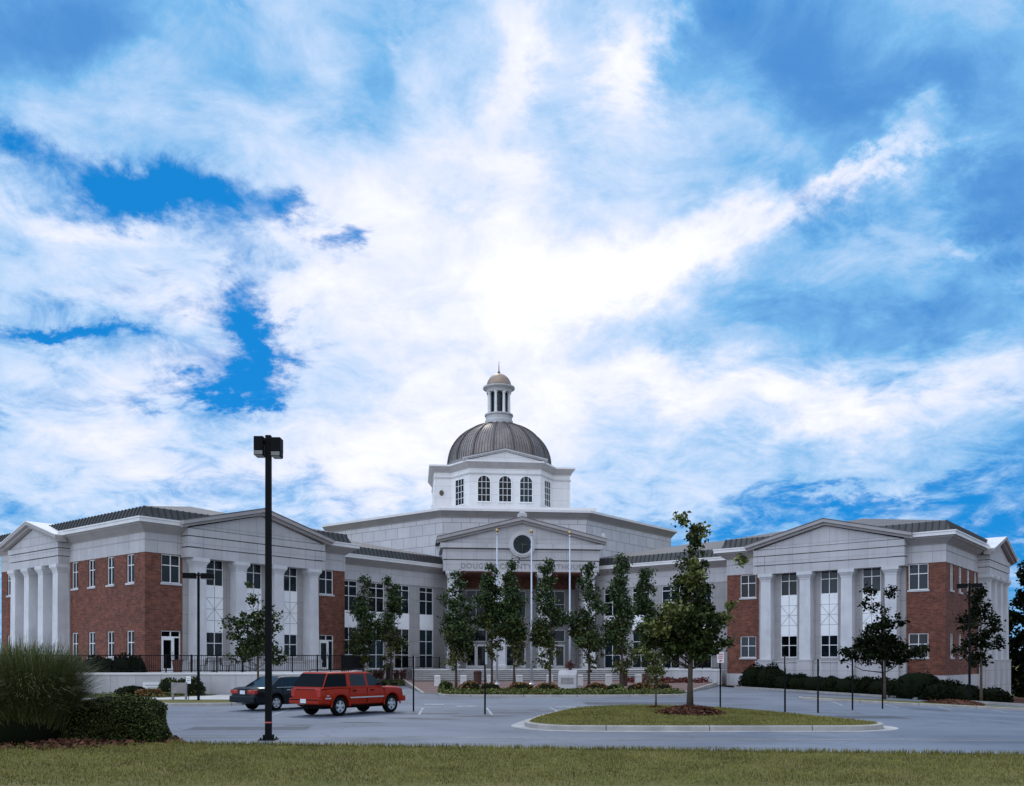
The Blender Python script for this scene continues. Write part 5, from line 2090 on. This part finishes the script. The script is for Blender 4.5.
# litter bins
for px, d, lab in ((477.6, 67, 'brown litter bin before the steps left of the left flagpole'), (623.5, 65, 'dark red litter bin before the right part of the steps'), (389.5, 75.5, 'tall brown litter bin beside the left columnar trees')):
    x, y = at(px, d)
    root = empty('litter_bin', (x, y, pz(y) + .01), 0, lab, 'litter bin', 'litter bins on the plaza')
    b = MB()
    b.lathe([(.27, 0), (.29, .05), (.29, .78), (.31, .8), (.31, .84)], 18)
    b.build('body', M['brown_bin'], root)
    t = MB()
    t.lathe([(.30, .842), (.29, .95), (.2, 1.05), (.1, 1.08)], 18)
    t.build('lid', M['brown_bin'], root, smooth=True)
# planters
for i, (px, d, lab) in enumerate(((375.5, 76.6, 'terracotta planter, first from the left by the wall beside the steps'), (381, 76.6, 'terracotta planter, second from the left by the wall beside the steps'),
                                  (396.5, 76.6, 'terracotta planter right of the tall brown litter bin'), (403, 76.6, 'terracotta planter nearest the left end of the steps'), (646, 68, 'terracotta planter at the right end of the steps'))):
    x, y = at(px, d)
    root = empty('planter', (x, y, pz(y) + .01), 0, lab, 'planter', 'terracotta planters by the steps')
    b = MB()
    b.lathe([(.20, 0), (.27, .42), (.31, .44), (.31, .52), (.27, .525)], 18)
    b.build('pot', M['terracotta'], root)
    rr = np.random.default_rng(500 + i)
    P = rr.normal(size=(110, 3)) * np.array([.17, .17, .10]) + np.array([0, 0, .62])
    quads_object('foliage', leaf_quads(rr, P, .12), M['red_leaf'], root)
x, y = at(177.5, 58.4)
root = empty('planter', (x, y, TERR), 0, 'tall brown planter box beside the left terrace door', 'planter')
b = MB(); b.taper(0, 0, 0, .75, .2, .26); b.taper(0, 0, .75, .82, .29, .29)
b.build('pot', M['terracotta'], root)

# stone monument in the bed
x, y = at(568, 57.0)
root = empty('monument', (x, y, .02), R(-12), 'grey stone monument with a sloped top in the planting bed', 'monument')
b = MB()
b.box(-.70, .70, -.42, .42, 0, .12)
b.prism_x([(-.36, .121), (.36, .121), (.36, 1.42), (.05, 1.42), (-.36, 1.12)], -.58, .58)
b.build('block', M['stone'], root, bevel=.015)
pl = MB()
pl.prism_x([(-.375, .55), (-.361, .55), (-.361, .95), (-.375, .95)], -.4, .4)
pl.build('tablet', M['grey_board'], root)
root = empty('flower_pot', (x + .15, y + .15, 1.45), 0, 'small dark pot of red flowers standing on the stone monument', 'flower pot')
b = MB(); b.lathe([(.10, 0), (.15, .2), (.16, .22)], 14); b.build('pot', M['brown_bin'], root)
rr = np.random.default_rng(77)
quads_object('flowers', leaf_quads(rr, rr.normal(size=(120, 3)) * np.array([.15, .15, .10]) + np.array([0, 0, .34]), .11), M['red_leaf'], root)

# notice board and little white sign at the left
x, y = at(179.5, 44.6)
root = empty('notice_board', (x, y, .0), R(-6), 'low grey notice board on two posts left of the slim lamp post', 'sign board')
for sx in (-1, 1):
    b = MB(); b.box(sx * .34 - .045, sx * .34 + .045, -.045, .045, 0, .98)
    b.build('post', M['grey_board'], root)
b = MB(); b.box(-.40, .40, -.075, -.046, .42, .95)
b.build('board', M['grey_board'], root, bevel=.008)
x, y = at(188.6, 46.4)
root = empty('small_sign', (x, y, .0), R(-5), 'small white sign on a thin post beside the grey notice board', 'sign')
b = MB(); b.lathe([(.02, 0), (.02, 1.22)], 8); b.build('post', M['black'], root)
b = MB(); b.box(-.13, .13, -.03, -.021, .86, 1.24); sp_ = b.build('sign_panel', M['sign_white'], root)
b = MB(); b.box(-.07, .07, -.033, -.0305, 1.0, 1.05); b.box(-.07, .07, -.033, -.0305, 1.1, 1.13); b.build('sign_marking', M['grey_board'], sp_)
# plaque on the retaining wall
wd_ = (Vector((-10.2, 54.9)) - Vector((-70, 48.6))).normalized()
x = at(147.5, 52.9)[0]
yw = 48.6 + (x + 70) / 59.8 * 6.3
root = empty('wall_plaque', (x, yw - .012, .28), math.atan2(wd_.y, wd_.x), 'white plaque with two raised lines on the retaining wall', 'plaque')
b = MB(); b.box(-.58, .58, -.04, 0, -.10, .48); po = b.build('plate', M['sign_white'], root, bevel=.008)
b = MB(); b.box(-.42, .42, -.045, -.041, .26, .32); b.box(-.3, .3, -.045, -.041, .12, .17); b.build('raised_line', M['groove'], po)

# terrace furniture: two small tables with chairs
for ti, px in enumerate((214, 243)):
    d = 60.2 + ti * 2.4
    x, y = at(px, d)
    pos = ('left', 'right')[ti]
    root = empty('terrace_table', (x, y, TERR), 0, 'small black round table on the terrace, %s one of two' % pos, 'table', 'terrace tables')
    b = MB(); b.lathe([(.38, .70), (.40, .72), (.38, .74)], 20); b.build('tabletop', M['black'], root)
    b = MB(); b.lathe([(.25, 0), (.22, .03), (.04, .06), (.035, .70)], 14); b.build('leg', M['black'], root)
    for ci, (dx, rot) in enumerate(((-.72, 90), (.72, -90))):
        r2 = empty('terrace_chair', (x + dx, y - .1, TERR), R(rot + 180 + 12 * ti), 'black metal terrace chair at the %s side of the %s table' % (('left', 'right')[ci], pos), 'chair', 'terrace chairs')
        for sx in (-.19, .19):
            for sy in (-.19, .19):
                b = MB(); b.tube([(sx * 1.1, sy * 1.1, 0), (sx, sy, .44)], [.016, .016], 6); b.build('leg', M['black'], r2)
        b = MB(); b.box(-.22, .22, -.22, .22, .44, .47); b.build('seat', M['black'], r2, bevel=.01)
        b = MB(); b.tube([(-.2, .21, .46), (-.19, .27, .92), (.19, .27, .92), (.2, .21, .46)], [.016] * 4, 6)
        for k in range(4):
            xk = -.12 + .08 * k
            b.tube([(xk, .22, .5), (xk, .27, .92)], [.010, .010], 5)
        b.build('backrest', M['black'], r2)


# =================================================================== CARS
def loft(mb, secs, cap=True):
    n = len(secs[0])
    pts = [p for s in secs for p in s]
    fs = []
    for i in range(len(secs) - 1):
        for k in range(n):
            fs.append((i * n + k, i * n + (k + 1) % n, (i + 1) * n + (k + 1) % n, (i + 1) * n + k))
    if cap:
        fs.append(tuple(range(n)))
        fs.append(tuple((len(secs) - 1) * n + k for k in range(n - 1, -1, -1)))
    mb.add(pts, fs)


def interp(tab, x):
    for (a, va), (b, vb) in zip(tab[:-1], tab[1:]):
        if x <= b:
            t = (x - a) / (b - a) if b > a else 0
            t = max(0, min(1, t))
            return va + (vb - va) * t
    return tab[-1][1]


def bool_cut(o, cutters):
    for c in cutters:
        md = o.modifiers.new('cut', 'BOOLEAN')
        md.operation = 'DIFFERENCE'
        md.object = c
        md.solver = 'EXACT'
    bpy.context.view_layer.update()
    dg = bpy.context.evaluated_depsgraph_get()
    me = bpy.data.meshes.new_from_object(o.evaluated_get(dg))
    o.modifiers.clear()
    old = o.data
    o.data = me
    bpy.data.meshes.remove(old)
    for c in cutters:
        bpy.data.objects.remove(c)


def make_car(root, S):
    """S: profile tables in metres, x forward"""
    xs = S['stations']
    mb = MB()
    secs = []
    for x in xs:
        w = interp(S['width'], x)
        zb, zt = interp(S['bottom'], x), interp(S['deck'], x)
        mid = zb + (zt - zb) * .55
        half = [(w * .80, zb), (w * .95, zb + .06), (w * .985, mid - .12), (w, mid), (w * .985, zt - .16), (w * .955, zt - .05), (w * .86, zt), (w * .45, zt + .018)]
        secs.append([(x, y, z) for y, z in half] + [(x, -y, z) for y, z in half[::-1]])
    loft(mb, secs)
    body = mb.build('body', M[S['paint']], root)
    cut = []
    for wx in S['axles']:
        c = MB()
        n = 28
        c.prism_y([(wx + S['arch'] * math.cos(2 * math.pi * k / n), S['wheel_r'] + .02 + S['arch'] * math.sin(2 * math.pi * k / n)) for k in range(n)], -1.2, 1.2)
        cut.append(c.build('cutter', M['black'], root))
    bool_cut(body, cut)
    for p_ in body.data.polygons:
        p_.use_smooth = True
    try:
        body.data.set_sharp_from_angle(angle=R(32))
    except Exception:
        pass
    # underbody block hides the hollow
    u = MB()
    u.box(S['bottom'][0][0] + .35, S['bottom'][-1][0] - .35, -S['w'] * .62, S['w'] * .62, S['wheel_r'] * .75, S['wheel_r'] * 1.9)
    u.build('underbody', M['rubber'], root)
    # greenhouse
    g = MB()
    secs = []
    G = S['cabin']            # rows: x at belt, x at roof ... profile of side
    bz, rz_ = S['belt'], S['roof']
    wb, wr = S['w'] * .955, S['w'] * S['tumble']
    xb0, xb1, xr0, xr1 = G
    lv = [(0, 0.0), (.35, .35), (.8, .8), (.95, .95), (1.0, 1.0)]
    for t, _ in lv:
        e = t
        x0, x1 = xb0 + (xr0 - xb0) * t, xb1 + (xr1 - xb1) * t
        w = wb + (wr - wb) * t - (.05 if t == 1.0 else 0)
        z = bz - .03 + (rz_ - bz + .03) * t
        ins = (.10 if t == 1.0 else 0)
        r_ = .10
        secs.append([(x0 + ins, -w + r_, z), (x0 + ins + r_ * .5, -w, z), (x1 - ins - r_, -w, z), (x1 - ins, -w + r_, z), (x1 - ins, w - r_, z), (x1 - ins - r_, w, z), (x0 + ins + r_ * .5, w, z), (x0 + ins, w - r_, z)])
    loft(g, secs)
    # crown of the roof
    cab = g.build('cabin', M[S['paint']], root, smooth=True, bevel=.02)
    try:
        cab.data.set_sharp_from_angle(angle=R(35))
    except Exception:
        pass

    def side_pt(x, t, off=.006):
        w = wb + (wr - wb) * t
        return w + off, bz - .03 + (rz_ - bz + .03) * t
    for (ax0, ax1, bx0, bx1, t0, t1, mm, nm) in S['side_glass']:
        for sg in (-1, 1):
            q = MB()
            y0, z0 = side_pt(0, t0); y1, z1 = side_pt(0, t1)
            y0 *= sg; y1 *= sg
            th = -.012 * sg
            q.add([(ax0, y0, z0), (ax1, y0, z0), (bx1, y1, z1), (bx0, y1, z1), (ax0, y0 + th, z0), (ax1, y0 + th, z0), (bx1, y1 + th, z1), (bx0, y1 + th, z1)],
                  [(0, 1, 2, 3), (7, 6, 5, 4), (0, 4, 5, 1), (1, 5, 6, 2), (2, 6, 7, 3), (3, 7, 4, 0)])
            q.build(nm, M[mm], root)
    # rear and front screens
    for (x_b, x_r, sg, mm, nm, t0, t1, ww) in ((xb0, xr0, -1, S['rear_glass'], 'rear_window', .12, .9, 1.0), (xb1, xr1, 1, 'car_glass', 'windscreen', .10, .9, .92)):
        q = MB()
        P = []
        for t in (t0, t1):
            x = x_b + (x_r - x_b) * t + sg * .008
            w = (wb + (wr - wb) * t - .1) * ww + .04
            z = bz - .03 + (rz_ - bz + .03) * t
            P += [(x, -w, z), (x, w, z)]
        q.add(P + [(a - sg * .012, b, c) for a, b, c in P], [(0, 1, 3, 2), (6, 7, 5, 4), (0, 4, 5, 1), (1, 5, 7, 3), (3, 7, 6, 2), (2, 6, 4, 0)])
        q.build(nm, M[mm], root)
    # wheels
    for wx in S['axles']:
        for sg in (-1, 1):
            yc = sg * (S['w'] - .13)
            ty = MB()
            rr_ = S['wheel_r']
            prof = [(rr_ * .62, -.10), (rr_ * .92, -.115), (rr_, -.07), (rr_, .07), (rr_ * .92, .115), (rr_ * .62, .10)]
            ty.lathe(prof, 32, T=lambda a, b, c: (wx + a, yc + c, rr_ + b), cap=False)
            ty.lathe([(rr_ * .63, -.03), (rr_ * .63, .03)], 24, T=lambda a, b, c: (wx + a, yc + c, rr_ + b))
            wheel = ty.build('wheel', M['rubber'], root, smooth=True)
            rm = MB()
            o_ = sg * .075
            rm.lathe([(rr_ * .64, -.02), (rr_ * .64, .02), (rr_ * .56, .015), (rr_ * .54, -.03)], 32, T=lambda a, b, c: (wx + a, yc + o_ + c * sg, rr_ + b), cap=False)
            for k in range(5):
                a0 = 2 * math.pi * k / 5 + .3
                ca, sa = math.cos(a0), math.sin(a0)
                hw_ = .05
                pts = []
                for r_, h_ in ((rr_ * .10, hw_ * 1.1), (rr_ * .58, hw_)):
                    for s_ in (-1, 1):
                        pts.append((r_ * ca - s_ * h_ * sa, r_ * sa + s_ * h_ * ca))
                q0 = [pts[0], pts[2], pts[3], pts[1]]
                rm.prism_y(q0, o_ - .02, o_ + .025, T=lambda a, b, c: (wx + a, yc + b, rr_ + c))
            rm.lathe([(rr_ * .17, -.02), (rr_ * .17, .03), (rr_ * .08, .035)], 16, T=lambda a, b, c: (wx + a, yc + o_ + c * sg, rr_ + b))
            rm.build('rim', M['alloy'], wheel)
            # dark arch lip
            ar = MB()
            n = 18
            R0, R1 = S['arch'] - .005, S['arch'] + .05
            pts, fs = [], []
            for k in range(n + 1):
                a0 = math.pi * (k / n) * 1.04 - .06
                for r_, yy2 in ((R0, S['w'] * .97), (R1, S['w'] * .97), (R1, S['w'] + .014), (R0, S['w'] + .014)):
                    pts.append((wx + r_ * math.cos(a0), sg * yy2, rr_ + .02 + r_ * math.sin(a0)))
            for k in range(n):
                for i in range(4):
                    fs.append((k * 4 + i, k * 4 + (i + 1) % 4, k * 4 + 4 + (i + 1) % 4, k * 4 + 4 + i))
            ar.add(pts, fs)
            ar.build('wheel_arch', M[S['arch_mat']], root)
    return body


def place(S, name, rear_right, heading, label, cat):
    """put the car so that its right rear tyre stands at the given point"""
    h = Vector((math.cos(heading), math.sin(heading)))
    left = Vector((-h.y, h.x))
    o = Vector(rear_right) - h * S['axles'][0] + left * (S['w'] - .13)
    root = empty(name, (o.x, o.y, .006), heading, label, cat, 'cars parked in the lot')
    make_car(root, S)
    return root


SUV = dict(
    stations=[-2.28, -2.24, -2.0, -1.6, -1.0, -.4, .2, .8, 1.0, 1.3, 1.7, 1.94, 2.04, 2.09],
    width=[(-2.28, .74), (-2.24, .80), (-2.0, .855), (-1, .865), (1.2, .865), (1.8, .85), (2.04, .80), (2.09, .74)],
    bottom=[(-2.28, .46), (-1.8, .36), (1.7, .36), (2.09, .44)],
    deck=[(-2.28, .98), (-2.2, 1.03), (-.5, 1.05), (.75, 1.06), (1.0, 1.06), (1.7, 1.03), (2.0, .98), (2.09, .90)],
    axles=(-1.36, 1.36), wheel_r=.35, arch=.43, w=.865, belt=1.04, roof=1.62, tumble=.80, paint='red_paint', arch_mat='red_paint',
    cabin=(-2.22, .98, -1.86, .30), rear_glass='tint',
    side_glass=[(-2.16, -1.02, -1.87, -1.00, .12, .88, 'tint', 'quarter_window'), (-.82, -.02, -.80, -.06, .14, .86, 'car_glass', 'side_window'), (.10, .84, .06, .34, .14, .86, 'car_glass', 'side_window')])
HD = math.atan2(.81, .585)
suv = place(SUV, 'sport_utility_vehicle', at(338.5, 33.2), HD, 'red four door sport utility vehicle parked behind the near lamp post', 'car')


def on_side(S, nm, m, parent, x0, x1, z0, z1, th=.014, right_only=False):
    for sg in ((-1,) if right_only else (-1, 1)):
        q = MB()
        y = S['w']
        q.box(x0, x1, min(sg * (y - .03), sg * (y + th)), max(sg * (y - .03), sg * (y + th)), z0, z1)
        q.build(nm, M[m], parent, bevel=.004)


on_side(SUV, 'side_trim', 'trim', suv, -.88, .90, .64, .685)
on_side(SUV, 'side_trim', 'trim', suv, -2.1, -1.84, .64, .685, .006)
for x0 in (-.74, .18):
    on_side(SUV, 'door_handle', 'rubber', suv, x0, x0 + .17, .90, .945, .012)
for xd in (-.90, .0, .92):
    on_side(SUV, 'door_seam', 'rubber', suv, xd - .006, xd + .006, .46, 1.0, .0005)
# bumpers, lamps, plate, rack, mirrors
q = MB(); q.box(-2.40, -2.2, -.80, .80, .46, .66); q.build('rear_bumper', M['red_paint'], suv, bevel=.04)
q = MB(); q.box(-2.408, -2.395, -.78, .78, .60, .635); q.build('bumper_strip', M['rubber'], suv)
q = MB(); q.box(1.98, 2.19, -.82, .82, .44, .66); q.build('front_bumper', M['red_paint'], suv, bevel=.04)
for sg in (-1, 1):
    q = MB(); q.box(-2.292, -2.23, min(sg * .60, sg * .79), max(sg * .60, sg * .79), .72, 1.0); q.build('tail_lamp', M['tail'], suv, bevel=.012)
    q = MB(); q.box(1.99, 2.105, min(sg * .5, sg * .78), max(sg * .5, sg * .74), .70, .84); q.build('headlight', M['plate'], suv, bevel=.012)
    q = MB(); q.box(.72, .84, min(sg * .88, sg * 1.04), max(sg * .88, sg * 1.04), 1.06, 1.22); q.build('door_mirror', M['rubber'], suv, bevel=.03)
    q = MB(); q.tube([(-1.6, sg * .56, 1.625), (-1.55, sg * .56, 1.69), (.1, sg * .56, 1.69), (.18, sg * .56, 1.625)], [.016] * 4, 8); q.build('roof_rail', M['rubber'], suv)
for xr in (-1.2, -.45):
    q = MB(); q.box(xr - .03, xr + .03, -.56, .56, 1.685, 1.705); q.build('roof_bar', M['rubber'], suv)
q = MB(); q.box(-2.418, -2.4, -.15, .15, .49, .64)
q.build('number_plate', M['plate'], suv, bevel=.003)
q = MB(); q.box(-2.30, -2.27, -.5, .5, .985, 1.0); q.build('tailgate_seam', M['rubber'], suv)
q = MB(); q.box(-2.05, -1.93, -.871, -.866, .74, .78); q.build('badge', M['trim'], suv)

SED = dict(
    stations=[-2.32, -2.28, -2.05, -1.7, -1.2, -.5, .2, .7, 1.0, 1.4, 1.8, 2.1, 2.26, 2.32],
    width=[(-2.32, .70), (-2.28, .78), (-2.05, .85), (-1, .875), (1.2, .875), (1.8, .85), (2.2, .76), (2.32, .62)],
    bottom=[(-2.32, .34), (-1.9, .24), (1.8, .22), (2.32, .30)],
    deck=[(-2.32, .88), (-2.2, .95), (-1.5, .97), (-.5, .95), (.9, .95), (1.6, .84), (2.1, .72), (2.32, .58)],
    axles=(-1.30, 1.38), wheel_r=.315, arch=.37, w=.875, belt=.95, roof=1.39, tumble=.70, paint='dark_paint', arch_mat='dark_paint',
    cabin=(-1.72, 1.10, -.98, .28), rear_glass='car_glass',
    side_glass=[(-1.42, -1.02, -.96, -.90, .14, .84, 'car_glass', 'quarter_window'), (-.92, -.12, -.84, -.12, .14, .86, 'car_glass', 'side_window'), (.0, .86, -.02, .26, .14, .86, 'car_glass', 'side_window')])
sed = place(SED, 'sedan', at(275.0, 36.8), HD - .02, 'dark sedan with red tail lamps parked behind the red vehicle', 'car')
for sg in (-1, 1):
    q = MB(); q.box(-2.335, -2.20, min(sg * .30, sg * .80), max(sg * .30, sg * .80), .70, .86); q.build('tail_lamp', M['tail'], sed, bevel=.02)
    q = MB(); q.box(-2.338, -2.26, min(sg * .40, sg * .56), max(sg * .40, sg * .56), .81, .845); q.build('indicator', M['amber'], sed, bevel=.006)
    q = MB(); q.box(.74, .88, min(sg * .88, sg * 1.02), max(sg * .88, sg * 1.02), .96, 1.08); q.build('door_mirror', M['dark_paint'], sed, bevel=.03)
    q = MB(); q.box(2.1, 2.3, min(sg * .42, sg * .66), max(sg * .42, sg * .66), .56, .68); q.build('headlight', M['plate'], sed, bevel=.02)
q = MB(); q.box(-2.40, -2.2, -.80, .80, .34, .62); q.build('rear_bumper', M['dark_paint'], sed, bevel=.05)
q = MB(); q.box(2.1, 2.38, -.76, .76, .26, .52); q.build('front_bumper', M['dark_paint'], sed, bevel=.05)
q = MB(); q.box(-2.345, -2.33, -.16, .16, .68, .83); q.build('number_plate', M['plate'], sed, bevel=.003)
for x0 in (-.78, .14):
    on_side(SED, 'door_handle', 'trim', sed, x0, x0 + .16, .82, .855, .012)
on_side(SED, 'belt_trim', 'trim', sed, -1.3, .95, .935, .955, .004)
for xd in (-.98, -.06, .94):
    on_side(SED, 'door_seam', 'rubber', sed, xd - .005, xd + .005, .36, .92, .0005)
